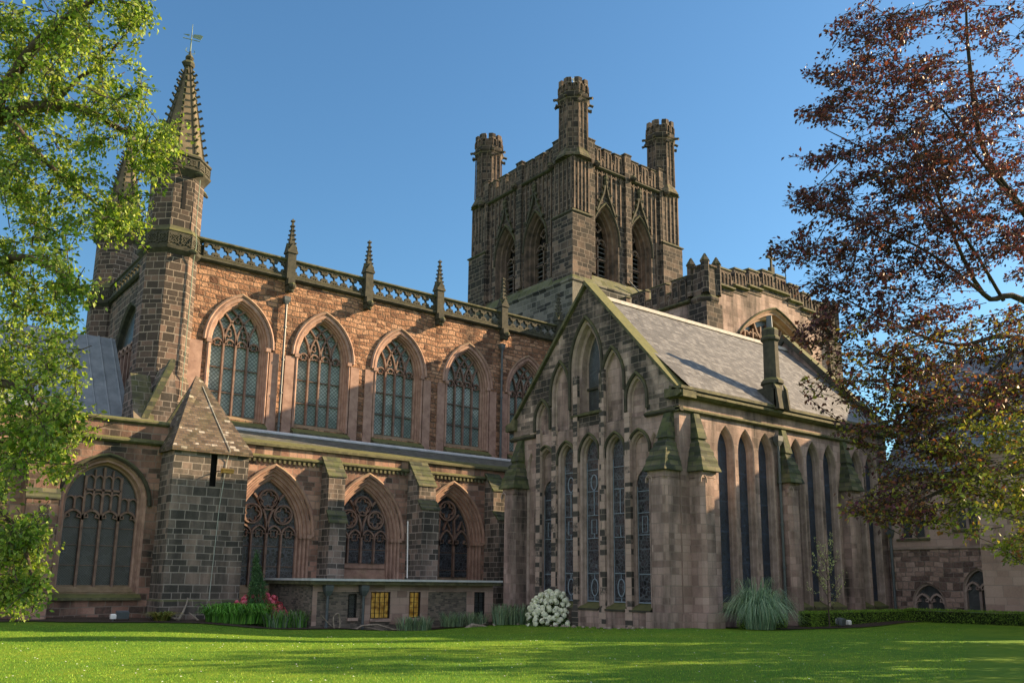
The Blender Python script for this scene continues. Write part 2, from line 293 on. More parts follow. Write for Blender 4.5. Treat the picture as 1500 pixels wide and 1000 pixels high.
# ------------------------------------------------------------------ mesh builder
def FY(y0): return lambda u, d, v: (u, y0+d, v)      # wall facing the viewer's side (-Y); d goes into the wall
def FX(x0): return lambda u, d, v: (x0+d, u, v)      # wall facing -X
def FD(p, t, n):                                      # any upright plane: origin, along, into
    return lambda u, d, v: (p[0]+t[0]*u+n[0]*d, p[1]+t[1]*u+n[1]*d, v)
class MB:
    def __init__(s): s.v = []; s.f = []
    def add(s, vs, fs):
        o = len(s.v); s.v += [tuple(p) for p in vs]; s.f += [tuple(i+o for i in f) for f in fs]; return s
    def box(s, x0, x1, y0, y1, z0, z1):
        return s.add([(x, y, z) for z in (z0, z1) for y in (y0, y1) for x in (x0, x1)],
                     [(0, 2, 3, 1), (4, 5, 7, 6), (0, 1, 5, 4), (2, 6, 7, 3), (0, 4, 6, 2), (1, 3, 7, 5)])
    def fbox(s, F, u0, u1, d0, d1, v0, v1):
        return s.add([F(u, d, v) for v in (v0, v1) for d in (d0, d1) for u in (u0, u1)],
                     [(0, 2, 3, 1), (4, 5, 7, 6), (0, 1, 5, 4), (2, 6, 7, 3), (0, 4, 6, 2), (1, 3, 7, 5)])
    def prism(s, F, poly, d0, d1):
        n = len(poly)
        return s.add([F(u, d0, v) for u, v in poly]+[F(u, d1, v) for u, v in poly],
                     [tuple(range(n)), tuple(range(2*n-1, n-1, -1))]+[(i, n+i, n+(i+1) % n, (i+1) % n) for i in range(n)])
    def sweepu(s, F, prof, u0, u1):
        n = len(prof)
        return s.add([F(u0, d, v) for d, v in prof]+[F(u1, d, v) for d, v in prof],
                     [tuple(range(n)), tuple(range(2*n-1, n-1, -1))]+[(i, n+i, n+(i+1) % n, (i+1) % n) for i in range(n)])
    def plate(s, F, outline, holes=(), d0=0.0, d1=None):
        loops = [outline]+list(holes)
        tri = tessellate_polygon([[Vector((u, v, 0)) for u, v in l] for l in loops])
        flat = [p for l in loops for p in l]
        s.add([F(u, d0, v) for u, v in flat], [tuple(t) for t in tri])
        if d1 is not None:
            s.add([F(u, d1, v) for u, v in flat], [tuple(t) for t in tri])
            for l in loops:
                n = len(l)
                s.add([F(u, d0, v) for u, v in l]+[F(u, d1, v) for u, v in l], [(i, n+i, n+(i+1) % n, (i+1) % n) for i in range(n)])
        return s
    def loft(s, rings, closed=True, cap0=False, cap1=False):
        n = len(rings[0]); o = []
        for a in range(len(rings)-1):
            for i in range(n if closed else n-1):
                j = (i+1) % n
                o.append((a*n+i, a*n+j, (a+1)*n+j, (a+1)*n+i))
        if cap0: o.append(tuple(range(n)))
        if cap1: o.append(tuple((len(rings)-1)*n+i for i in range(n)))
        return s.add([p for r in rings for p in r], o)
    def bar(s, F, pts, w, d0, d1, closed=False):
        P = [Vector(p) for p in pts]; n = len(P); L = []; R = []
        for i in range(n):
            a = P[(i-1) % n] if (closed or i > 0) else P[i]; c = P[(i+1) % n] if (closed or i < n-1) else P[i]
            t = (c-a)
            if t.length < 1e-9: t = Vector((1, 0))
            t.normalize(); nn = Vector((-t.y, t.x))*w/2
            L.append(P[i]+nn); R.append(P[i]-nn)
        r = [[F(l.x, d0, l.y), F(q.x, d0, q.y), F(q.x, d1, q.y), F(l.x, d1, l.y)] for l, q in zip(L, R)]
        if closed: r.append(r[0])
        return s.loft(r, True, not closed, not closed)
    def tube(s, pts, rad, n=6, cap=True):
        P = [Vector(p) for p in pts]; rings = []
        rad = [float(x) for x in rad] if hasattr(rad, '__len__') else [float(rad)]*len(P)
        for i, p in enumerate(P):
            t = (P[min(i+1, len(P)-1)]-P[max(i-1, 0)]).normalized()
            a = t.cross(Vector((0, 0, 1)) if abs(t.z) < 0.9 else Vector((1, 0, 0))).normalized(); b = t.cross(a)
            rings.append([tuple(p+rad[i]*(math.cos(k*2*math.pi/n)*a+math.sin(k*2*math.pi/n)*b)) for k in range(n)])
        return s.loft(rings, True, cap, cap)
    def oct(s, cx, cy, prof, n=8, cap=True):
        "prof = [(apothem, z)]; flats face the axes"
        k = math.cos(math.pi/n)
        rings = [[(cx+a/k*math.cos((i+0.5)*2*math.pi/n), cy+a/k*math.sin((i+0.5)*2*math.pi/n), z) for i in range(n)] for a, z in prof]
        return s.loft(rings, True, cap, cap)
    def blob(s, c, r, seed=0, n=6, m=4, squash=1.0):
        rr = random.Random(seed); rings = []
        for a in range(m+1):
            ph = -math.pi/2+math.pi*a/m
            rings.append([(c[0]+r*math.cos(ph)*math.cos(k*2*math.pi/n)*(0.8+0.4*rr.random()), c[1]+r*math.cos(ph)*math.sin(k*2*math.pi/n)*(0.8+0.4*rr.random()), c[2]+r*squash*math.sin(ph)) for k in range(n)])
        return s.loft(rings)
    def build(s, name, mat, parent=None, smooth=False):
        me = bpy.data.meshes.new(name); me.from_pydata(s.v, [], s.f); me.update()
        o = bpy.data.objects.new(name, me); COL.objects.link(o)
        me.materials.append(M[mat] if isinstance(mat, str) else mat)
        if smooth: me.polygons.foreach_set('use_smooth', [True]*len(me.polygons))
        if parent is not None:
            o.parent = parent
            if parent.type == 'EMPTY': o.location = -parent.location
        return o
def tag(o, label, cat, group=None):
    o['label'] = label; o['category'] = cat
    if group: o['group'] = group
    return o
def thing(name, loc, label, cat, group=None):
    o = bpy.data.objects.new(name, None); COL.objects.link(o); o.location = loc; o.empty_display_size = 0.3
    return tag(o, label, cat, group)

# ------------------------------------------------------------------ gothic pieces
def arch(c, a, zs, za, zb, inset=0.0, n=9):
    "closed outline of a two-centred pointed opening, from bottom left over the top to bottom right"
    r = max(za-zs, 0.05)
    if r >= a*0.999:
        R = (a*a+r*r)/(2*a); k = R-a
        Ri = R-inset; ap = math.sqrt(max(Ri*Ri-k*k, 1e-6)); th = math.atan2(ap, -k)
        left = [(c+k+Ri*math.cos(math.pi+(th-math.pi)*i/n), zs+Ri*math.sin(math.pi+(th-math.pi)*i/n)) for i in range(n+1)]
        left = [(u, v) for u, v in left]
    else:                                               # depressed, four-centred
        ai, ri = a-inset, r-inset*1.1
        left = []
        for i in range(n+1):
            t = i/n
            left.append((c-ai*(1-t)**1.0*(1+0.0*t), zs+ri*(0.62*math.sin(t*math.pi/2)**0.8+0.38*t)))
    right = [(2*c-u, v) for u, v in left[:-1]][::-1]
    return [(left[0][0], zb)]+left+right+[(right[-1][0], zb)]
def arch_top(c, a, zs, za, inset=0.0, n=9, drop=0.12):
    o = arch(c, a, zs, za, zs-drop, inset, n)
    return o
def ring(F, pts, d): return [F(u, d, v) for u, v in pts]
def circle(c, r, n=20): return [(c[0]+r*math.cos(i*2*math.pi/n), c[1]+r*math.sin(i*2*math.pi/n)) for i in range(n)]
def foil(c, r, lobes=4, n=7, rot=0.0):
    "multifoil outline inside a circle of radius r"
    o = []; sn = math.sin(math.pi/lobes); dp = sn/(1+sn)+0.02; rl = r*dp; rc = r-rl
    q = rc*math.cos(math.pi/lobes)+math.sqrt(rl*rl-rc*rc*sn*sn); h = math.atan2(q*sn, q*math.cos(math.pi/lobes)-rc)*0.99
    for k in range(lobes):
        a0 = rot+k*2*math.pi/lobes
        for i in range(n):
            t = a0-h+2*h*i/(n-1)
            o.append((c[0]+rc*math.cos(a0)+rl*math.cos(t), c[1]+rc*math.sin(a0)+rl*math.sin(t)))
    return o
def clip_arch(pts, c, a, zs, za):
    r = za-zs; R = (a*a+r*r)/(2*a); k = R-a; o = []
    for u, v in pts:
        inside = v <= zs or (math.hypot(u-(c+k), v-zs) < R and math.hypot(u-(c-k), v-zs) < R)
        o.append((u, v))
        if not inside: break
    return o
def moulding(F, c, a, zs, za, prof, smooth=False):
    "prof = [(inset, depth, sill z)]"
    mb = MB(); mb.loft([ring(F, arch(c, a, zs, za, zb, i), d) for i, d, zb in prof]); return mb
def hood(F, c, a, zs, za, i0, i1, proud, drop=0.12):
    mb = MB()
    A = arch_top(c, a, zs, za, i0, drop=drop); B = arch_top(c, a, zs, za, i1, drop=drop)
    m = (i0+i1)/2; Cm = arch_top(c, a, zs, za, m, drop=drop)
    rs = [ring(F, A, 0.03), ring(F, A, -proud*0.7), ring(F, Cm, -proud), ring(F, B, -proud*0.6), ring(F, B, 0.03)]
    mb.loft(rs, closed=False)
    for k in (0, -1): mb.add([r[k] for r in rs], [(0, 1, 2, 3, 4)])
    return mb
def light_heads(mb, F, c, a, n, zs, w, d0, d1, rise=1.15, zb=None):
    "n pointed light heads side by side"
    s = 2*a/n
    for i in range(n):
        cc = c-a+s*(i+0.5); mb.bar(F, arch(cc, s/2, zs, zs+s/2*rise+0.02, zs-0.02, 0, 5)[1:-1], w, d0, d1)
        for q in (-1, 1):                                # cusps
            mb.bar(F, [(cc+q*s*0.46, zs+s*0.12), (cc+q*s*0.2, zs+s*0.16), (cc+q*s*0.25, zs+s*0.34)], w*0.6, d0+0.02, d1)
def course(mb, F, u0, u1, v, h, proj, back=0.06):
    return mb.sweepu(F, [(back, v), (-proj*0.5, v), (-proj, v+h*0.3), (-proj, v+h*0.62), (-0.0, v+h), (back, v+h)], u0, u1)
def buttress(F, u0, u1, stages, z0, batter=0.0):
    "stages = [(projection, top z, weathering height)] from the ground up; returns body, weatherings"
    body, ws = MB(), []; zb = z0
    for i, (p, zt, h) in enumerate(stages):
        pn = stages[i+1][0] if i+1 < len(stages) else 0.0
        body.fbox(F, u0, u1, -p, 0.05, zb, zt)
        body.sweepu(F, [(0.05, zt), (-p, zt), (-pn, zt+h), (0.05, zt+h)], u0+0.002, u1-0.002)
        w = MB(); ws.append(w); k = max(2, int(round(h/0.28)))    # overlapping weathering slabs
        for j in range(k):
            a, b = j/k, (j+1)/k
            pa = p+(pn-p)*a; pb = p+(pn-p)*b
            w.sweepu(F, [(-pa-0.05, zt+h*a-0.03), (-pa-0.05, zt+h*a+0.04), (-pb+0.0, zt+h*b+0.03), (-pb+0.06, zt+h*b+0.03), (-pa+0.06, zt+h*a-0.03)], u0-0.05, u1+0.05)
        zb = zt+h if i+1 < len(stages) else zt
        if i+1 < len(stages): zb = zt
    return body, ws
def crenel_oct(mb, cx, cy, ap, z0, z1, t=0.3, gap=0.16, n=8):
    k = math.cos(math.pi/n)
    for i in range(n):
        a0 = (i+0.5)*2*math.pi/n
        def pt(r, f):                                   # f: -1..1 from mid-face through the corner to the next mid-face
            c0 = Vector((math.cos(a0), math.sin(a0)))*r/k
            m = Vector((math.cos(a0+math.copysign(math.pi/n, f)), math.sin(a0+math.copysign(math.pi/n, f))))*r
            return c0+(m-c0)*abs(f)
        f = 1-gap/(ap*math.tan(math.pi/n))
        outer = [pt(ap, -f), pt(ap, 0.0001), pt(ap, f)]; inner = [pt(ap-t, f), pt(ap-t, 0.0001), pt(ap-t, -f)]
        poly = [(p.x+cx, p.y+cy) for p in outer+inner]
        mb.prism(lambda u, d, v: (u, v, d), poly, z0, z1)

# ================================================================== THE GROUND
GC = [(26, 22.8, 0.0), (41, 22.8, .1), (26, 27, -.18), (25.5, 31, -.25), (25, 34, -.3), (20, 34, -.5), (15.5, 34, -.3), (12.4, 36.3, .0), (8, 38, .08), (0, 38, .1), (0, 0, 0), (15, 8, 0), (30, 8, 0.02), (10, 18, 0),
      (18, 18, -.02), (26, 17, .02), (40, 15, .1), (16, 27, -.25), (21, 28, -.35), (5, 28, 0), (-10, 25, 0), (-10, 45, .1), (60, 25, .1), (60, 0, 0), (8, 36, 0.0), (23, 25, -.15)]
_gx = np.array([c[0] for c in GC]); _gy = np.array([c[1] for c in GC]); _gz = np.array([c[2] for c in GC])
def gz(x, y):
    x = np.asarray(x, float); y = np.asarray(y, float)
    w = 1.0/((x[..., None]-_gx)**2+(y[..., None]-_gy)**2+1.2)**1.6
    return (w*_gz).sum(-1)/w.sum(-1)
def gh(x, y): return float(gz(np.array(x), np.array(y)))
def sheet(name, mat, xs, ys, lift=0.0, keep=None):
    X, Y = np.meshgrid(xs, ys); Z = gz(X, Y)+lift
    n, m = X.shape; v = np.stack([X, Y, Z], -1).reshape(-1, 3)
    f = []
    for j in range(n-1):
        for i in range(m-1):
            if keep is None or keep((xs[i]+xs[i+1])/2, (ys[j]+ys[j+1])/2): f.append((j*m+i, j*m+i+1, (j+1)*m+i+1, (j+1)*m+i))
    me = bpy.data.meshes.new(name); me.from_pydata(v.tolist(), [], f); me.update()
    me.polygons.foreach_set('use_smooth', [True]*len(me.polygons))
    o = bpy.data.objects.new(name, me); COL.objects.link(o); me.materials.append(M[mat]); o['kind'] = 'structure'
    return o
def lawn_mat():
    m, nt, b = new_mat('mown_lawn'); g = G(nt)
    P = g.n('ShaderNodeNewGeometry').outputs['Position']
    big = g.noise(P, 0.25, 4, 0.6); mid = g.noise(P, 2.2, 5, 0.65); fine = g.noise(P, 60, 3, 0.7)
    t = g.m('ADD', g.m('MULTIPLY', big, 0.4), g.m('ADD', g.m('MULTIPLY', mid, 0.35), g.m('MULTIPLY', fine, 0.45)))
    c = g.ramp(t, [(0.4, (0.05, 0.16, 0.018)), (0.6, (0.13, 0.26, 0.02)), (0.8, (0.31, 0.38, 0.035))])
    g.put(b.inputs['Base Color'], c); b.inputs['Roughness'].default_value = 0.8; b.inputs['Specular IOR Level'].default_value = 0.15
    g.put(b.inputs['Normal'], g.bump(g.m('ADD', fine, g.m('MULTIPLY', mid, 1.2)), 1.0, 0.05))
    return m
M['lawn'] = lawn_mat()
xs = np.concatenate([np.linspace(-400, -30, 8), np.linspace(-20, 70, 121), np.linspace(90, 500, 8)])
ys = np.concatenate([np.linspace(-300, -10, 8), np.linspace(0, 60, 81), np.linspace(80, 600, 8)])
sheet('lawn', 'lawn', xs, ys)
# bed of bare soil in front of the north side of the chapter house and along the choir
def edge_n(x): return 20.1+0.25*math.sin(x*0.7)-0.25*max(0, min(1, (x-30)/6))
sheet('flower_bed_soil', 'soil', np.linspace(27.5, 46, 75), np.linspace(18.5, 22.9, 45), 0.03, lambda x, y: y > edge_n(x) and not (x < 29.0 and y < 20.1+(29.0-x)*1.5))
def edge_w(x): return 32.35+0.2*math.sin(x*1.3)+max(0, (15-x))*0.42-max(0, x-22)*0.25
sheet('border_soil', 'soil', np.linspace(4, 25.6, 90), np.linspace(30, 38.2, 60), 0.03, lambda x, y: y > min(edge_w(x), 36.2) and x < 25.2)

# ================================================================== THE CHOIR
choir = thing('church_choir', (20, 44, 0), 'long red sandstone choir with five tall traceried windows under a pierced parapet', 'church')
AY, CYW = 38.0, 44.0
A_, K_ = FY(AY), FY(CYW)
CW = [15.8, 20.65, 25.55, 30.55, 35.45]                  # clerestory window centres
PIN = [18.3, 23.15, 28.15, 33.2, 38.05]
# clerestory wall
mb = MB(); mb.plate(K_, [(12.2, 8.5), (39.4, 8.5), (39.4, 18.0), (12.2, 18.0)], [arch(c, 1.55, 13.8, 16.15, 9.75) for c in CW])
mb.build('clerestory_wall', 'rubble', choir)
for x0, x1 in [(12.6, 13.9)]+[(c+1.72, c+2.25) for c in CW]+[(c-2.25, c-1.72) for c in CW[1:]]:
    mb = MB(); mb.fbox(K_, x0, x1, -0.07, 0.05, 9.3, 13.62); mb.build('jamb_strip', 'trim', choir)
def choir_window(c):
    zs, za = 13.8, 16.15
    w = moulding(K_, c, 1.55, zs, za, [(0, 0.0, 9.75), (0.02, 0.06, 9.78), (0.09, 0.08, 9.8), (0.09, 0.2, 9.86), (0.16, 0.23, 9.88), (0.16, 0.36, 9.95), (0.24, 0.42, 9.98), (0.24, 0.66, 10.05)])
    for q in (-1, 1):
        x = c+q*1.6; w.tube([(x, CYW-0.03, 9.7), (x, CYW-0.03, 13.62)], 0.075, 8)
        w.fbox(K_, x-0.13, x+0.13, -0.14, 0.04, 13.62, 13.82)
    w = w.build('window', 'trim', choir)
    gl = MB(); gl.plate(K_, arch(c, 1.36, zs, za-0.25, 9.9), (), 0.56); gl.build('glass', 'g_choir', w)
    t = MB(); a = 1.31; d0, d1 = 0.36, 0.54; zi = za-0.27
    for k in (-0.5, 0, 0.5): t.bar(K_, [(c+k*a, 9.9), (c+k*a, zs)], 0.09, d0, d1)
    r = zi-zs; R = (a*a+r*r)/(2*a); kk = R-a
    for k in (-0.5, 0.0, 0.5):
        u0 = c+k*a
        for q in (-1, 1):
            pts = [(u0+q*(R-R*math.cos(t_)), zs+R*math.sin(t_)) for t_ in np.linspace(0, 1.15, 16)]
            t.bar(K_, clip_arch(pts, c, a, zs, zi), 0.08, d0, d1)
    light_heads(t, K_, c, a, 4, zs-0.15, 0.07, d0+0.03, d1)
    s = a/2                                              # small cusped openings over the lights
    for k in (-1.5, -0.5, 0.5, 1.5):
        if abs(k) < 1: t.bar(K_, foil((c+k*s*1.5, zs+0.62), 0.25, 4, 5, math.pi/4), 0.065, d0+0.05, d1, True)
        t.bar(K_, foil((c+k*s, zs+0.02+0.1*(abs(k) < 1)), 0.2, 4, 5, math.pi/4), 0.045, d0+0.06, d1, True)
    t.bar(K_, foil((c, zs+1.42), 0.22, 4, 5, 0), 0.05, d0+0.05, d1, True)
    for z in (11.2, 12.5): t.bar(K_, [(c-a, z), (c+a, z)], 0.03, d0+0.1, d1)
    t.build('tracery', 'tracery', w)
    hd = hood(K_, c, 1.55, zs, za, -0.38, -0.22, 0.15, 0.05)
    vo = hood(K_, c, 1.55, zs, za, -0.20, -0.02, 0.07, 0.05)
    hd.v, hd.f = hd.v, hd.f; hd.build('hood_mould', 'trim', w); vo.build('arch_ring', 'trim', w)
    sl = MB(); sl.sweepu(K_, [(0.1, 9.3), (-0.42, 9.3), (-0.42, 9.42), (0.1, 9.74)], c-1.7, c+1.7); sl.build('sill', 'moss', w)
for c in CW: choir_window(c)
# parapet of pierced quatrefoils, bay by bay
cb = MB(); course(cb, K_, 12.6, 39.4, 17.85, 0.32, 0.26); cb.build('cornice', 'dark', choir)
ct = MB(); course(ct, K_, 12.6, 39.4, 18.95, 0.24, 0.22, 0.22); ct.build('parapet_coping', 'moss', choir)
ends = [13.3]+PIN+[39.4]
for i in range(len(ends)-1):
    u0, u1 = ends[i]+0.25, ends[i+1]-0.25
    n = max(2, int(round((u1-u0)/0.62))); s = (u1-u0)/n
    mb = MB(); holes = []
    for j in range(n):
        cc = (u0+s*(j+0.5), 18.56); holes.append(foil(cc, min(s*0.49, 0.31), 4, 6))
        for q in (-1, 1):
            for p in (-1, 1):
                x, z = cc[0]+q*s*0.40, cc[1]+p*0.29
                if j < n or q < 0: holes.append([(x-0.055, z-0.04), (x+0.055, z-0.04), (x, z+0.05)] if p > 0 else [(x-0.055, z+0.04), (x, z-0.05), (x+0.055, z+0.04)][::1])
    mb.plate(K_, [(u0, 18.15), (u1, 18.15), (u1, 18.97), (u0, 18.97)], holes, -0.1, 0.1)
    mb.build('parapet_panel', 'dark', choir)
def pinnacle(x, zb, zt, F, d, parent, w=0.24):
    mb = MB(); o = F(x, d, 0); cx, cy = o[0], o[1]
    mb.box(cx-w, cx+w, cy-w, cy+w, zb, zb+1.55)
    mb.box(cx-w-0.06, cx+w+0.06, cy-w-0.06, cy+w+0.06, zb+1.5, zb+1.62)
    for q in range(4):                                   # gablets
        a = q*math.pi/2; n = Vector((math.cos(a), math.sin(a))); t = Vector((-n.y, n.x))
        Fq = FD((cx+n.x*(w+0.02), cy+n.y*(w+0.02)), (t.x, t.y), (-n.x, -n.y))
        mb.prism(Fq, [(-w-0.04, zb+1.6), (w+0.04, zb+1.6), (0, zb+2.1)], -0.03, 0.1)
    zs = zb+1.62; h = zt-zs
    mb.oct(cx, cy, [(w*0.85, zs), (w*0.45, zs+h*0.45), (0.045, zt-0.22), (0.1, zt-0.18), (0.1, zt-0.1), (0.03, zt-0.06), (0.02, zt)], 4)
    for j in range(6):
        z = zs+h*(0.12+0.13*j); r = w*0.85*(1-(z-zs)/h)*1.0+0.03
        for q in range(4):
            a = math.pi/4+q*math.pi/2; mb.blob((cx+r*1.35*math.cos(a), cy+r*1.35*math.sin(a), z), 0.065, j*4+q, 5, 3)
    return mb
for i, x in enumerate(PIN):
    p = pinnacle(x, 17.9, 21.5, K_, -0.12, choir).build('pinnacle', 'dark', choir)
    mb = MB(); mb.fbox(K_, x-0.2, x+0.2, -0.5, 0.05, 17.55, 17.9)
    mb.fbox(K_, x-0.15, x+0.15, -0.42, 0.05, 17.2, 17.55); mb.blob((x, CYW-0.62, 17.42), 0.2, i, 7, 5); mb.blob((x, CYW-0.5, 17.2), 0.16, i+9, 7, 5)
    mb.build('gargoyle', 'dark', p)
def downpipe(parent, x, y, z0, z1, r=0.055, hop=True, mat='iron', name='downpipe'):
    mb = MB(); mb.tube([(x, y, z0), (x, y, z1)], r, 8)
    z = z0+0.3
    while z < z1-0.4: mb.tube([(x, y, z), (x, y, z+0.09)], r*1.45, 8); z += 1.83
    if hop: mb.loft([[(x+q*s, y+p*s*0.8, z1+h) for q, p in ((-1, -1), (1, -1), (1, 1), (-1, 1))] for s, h in ((0.08, -0.05), (0.17, 0.15), (0.19, 0.36), (0.16, 0.38))], True, True, True)
    return mb.build(name, mat, parent)
downpipe(choir, 18.2, CYW-0.2, 9.3, 16.5, 0.065); downpipe(choir, 33.1, CYW-0.2, 9.3, 16.5, 0.075)
mb = MB(); mb.box(12.2, 39.4, 45.3, 45.5, 8.5, 17.95); mb.add([(12.2, 44.2, 17.9), (39.4, 44.2, 17.9), (39.4, 49.5, 18.4), (12.2, 49.5, 18.4), (39.4, 55, 17.9), (12.2, 55, 17.9)], [(0, 1, 2, 3), (3, 2, 4, 5)])
mb.box(12.2, 39.4, 54.9, 55.1, 8.5, 17.95); mb.build('roof', 'lead', choir)
# aisle walls: west of the stair pier with three windows, east of it with one
AW = [15.75, 20.6, 25.6]
mb = MB(); mb.plate(A_, [(13.6, -0.9), (39, -0.9), (39, 7.62), (13.6, 7.62)], [arch(c, 1.9, 3.7, 6.6, 0.75) for c in AW]); mb.build('aisle_wall', 'aisle', choir)
mb = MB(); mb.plate(A_, [(-14, -0.5), (11.2, -0.5), (11.2, 8.02), (-14, 8.02)], [arch(8.65, 1.62, 4.55, 6.42, 1.0)], 0); mb.build('aisle_wall', 'aisle', choir)
mb = MB(); course(mb, A_, 13.6, 39, 7.0, 0.22, 0.16)
x = 13.95
while x < 28:
    if not any(abs(x-b) < 0.7 for b in (18.5, 23.3, 28.2)): mb.fbox(A_, x, x+0.11, -0.13, 0.04, 6.86, 7.0)
    x += 0.24
mb.build('corbel_table', 'moss', choir)
mb = MB(); course(mb, A_, -14, 10.9, 7.1, 0.25, 0.2); mb.build('string_course', 'moss', choir); mb = MB(); course(mb, A_, -14, 10.9, 7.95, 0.22, 0.14, 0.3); mb.build('parapet_coping', 'moss', choir)
mb = MB()
for k in range(3):
    mb.sweepu(A_, [(-0.14+k*0.5, 7.6+k*0.13), (-0.14+k*0.5, 7.72+k*0.13), (0.46+k*0.5, 7.86+k*0.13), (0.46+k*0.5, 7.6+k*0.13)], 13.6, 39)
mb.build('parapet_weathering', 'moss', choir)
mb = MB(); mb.sweepu(A_, [(1.3, 7.9), (1.3, 8.0), (5.96, 9.28), (5.96, 9.1)], 13.0, 39.2); mb.build('aisle_roof', 'aisle_slate', choir)
mb = MB(); mb.sweepu(A_, [(5.3, 9.12), (5.3, 9.2), (5.5, 9.3), (5.6, 9.27), (5.6, 9.12)], 13.6, 39.2); mb.build('roof_flashing', 'flash', choir)
mb = MB(); mb.box(-14, 12, 38.4, 38.7, 7, 8.1); mb.box(-14, 12, 38.5, 44, 7.2, 7.35); mb.build('aisle_gutter', 'lead', choir)
mb = MB(); course(mb, A_, 13.6, 26, 0.55, 0.42, 0.22); mb.fbox(A_, 13.6, 26, -0.12, 0.04, -0.9, 0.55); mb.fbox(A_, -14, 10.7, -0.1, 0.04, -0.5, 0.72); mb.build('plinth', 'aisle', choir)
def deep_window(c, lights, sill, gz0):
    zs, za, a = 3.7, 6.6, 1.9
    pr = [(0, 0, sill), (0.05, 0.07, sill+.02), (0.11, 0.05, sill+.03), (0.11, 0.15, sill+.08), (0.17, 0.19, sill+.12), (0.25, 0.17, sill+.14), (0.25, 0.28, sill+.2), (0.31, 0.32, sill+.25), (0.39, 0.3, sill+.28), (0.39, 0.42, sill+.4), (0.46, 0.46, sill+.45), (0.48, 0.66, gz0)]
    w = moulding(A_, c, a, zs, za, pr)
    for q in (-1, 1):
        for i_, d_ in ((0.07, 0.02), (0.2, 0.14), (0.34, 0.27)):
            x = c+q*(a-i_+0.03); w.tube([(x, AY+d_, sill+0.2), (x, AY+d_, 3.5)], 0.065, 8); w.fbox(A_, x-0.12, x+0.12, d_-0.12, d_+0.1, 3.5, 3.68)
    w = w.build('window', 'trim', choir)
    gl = MB(); gl.plate(A_, arch(c, a-0.46, zs, za-0.42, gz0-0.05), (), 0.6); gl.build('glass', 'g_stain', w)
    t = MB(); ai = a-0.48; zi = za-0.6; d0, d1 = 0.42, 0.62
    if lights == 4:
        for k in (-0.5, 0, 0.5): t.bar(A_, [(c+k*ai, gz0-0.05), (c+k*ai, zs)], 0.1 if k == 0 else 0.075, d0, d1)
        r = zi-zs; R = (ai*ai+r*r)/(2*ai)
        for q in (-1, 1):
            pts = [(c+q*(R-R*math.cos(t_)), zs+R*math.sin(t_)) for t_ in np.linspace(0, 1.1, 14)]
            t.bar(A_, clip_arch(pts, c, ai, zs, zi), 0.09, d0, d1)
            cc = (c+q*ai*0.52, zs+0.86)
            t.bar(A_, circle(cc, 0.43), 0.075, d0, d1, True); t.bar(A_, foil(cc, 0.36, 4 if q > 0 else 5), 0.05, d0+0.04, d1, True)
        cc = (c, zi-0.78); t.bar(A_, circle(cc, 0.46), 0.08, d0, d1, True); t.bar(A_, foil(cc, 0.38, 5, 6, math.pi/2), 0.05, d0+0.04, d1, True)
        light_heads(t, A_, c, ai, 4, zs-0.12, 0.075, d0+0.02, d1, 1.25)
        for k in range(4): t.bar(A_, foil((c-ai+ai/2*(k+0.5), zs-0.02), 0.2, 4, 5, math.pi/4), 0.03, d0+0.06, d1, True)
    else:
        for k in (-1/6, 1/6): t.bar(A_, [(c+k*2*ai, gz0-0.05), (c+k*2*ai, zs-0.2)], 0.09, d0, d1)
        light_heads(t, A_, c, ai, 3, zs-0.25, 0.08, d0, d1, 1.7)
        cc = (c, zi-0.72); t.bar(A_, circle(cc, 0.5), 0.085, d0, d1, True); t.bar(A_, foil(cc, 0.42, 4, 6), 0.05, d0+0.04, d1, True)
        for k in (-1, 0, 1):
            t.bar(A_, [(c+k*ai*0.66-0.22, zs+0.55), (c+k*ai*0.66, zs+1.05), (c+k*ai*0.66+0.22, zs+0.55)], 0.06, d0, d1)
        for q in (-1, 1): t.bar(A_, clip_arch([(c+q*(ai/3), zs-0.2), (c+q*(ai/3+0.03), zs+0.4), (c+q*0.45, zs+1.1), (c+q*0.75, zs+1.4)], c, ai, zs, zi), 0.08, d0, d1)
    for z in (2.2, 3.1): t.bar(A_, [(c-ai, z), (c+ai, z)], 0.025, d0+0.12, d1)
    t.build('tracery', 'tracery', w)
    hood(A_, c, a, zs, za, -0.22, -0.06, 0.14).build('hood_mould', 'trim', w)
    for i_, m_ in ((0.13, 0.06), (0.3, 0.22), (0.48, 0.42)):
        pass
    s = MB(); s.sweepu(A_, [(0.1, sill-0.28), (-0.3, sill-0.28), (-0.3, sill-0.16), (0.1, sill+0.02)], c-1.95, c+1.95); s.build('sill', 'moss', w)
deep_window(AW[0], 4, 0.75, 1.42); deep_window(AW[1], 4, 1.0, 2.5); deep_window(AW[2], 3, 1.0, 1.9)
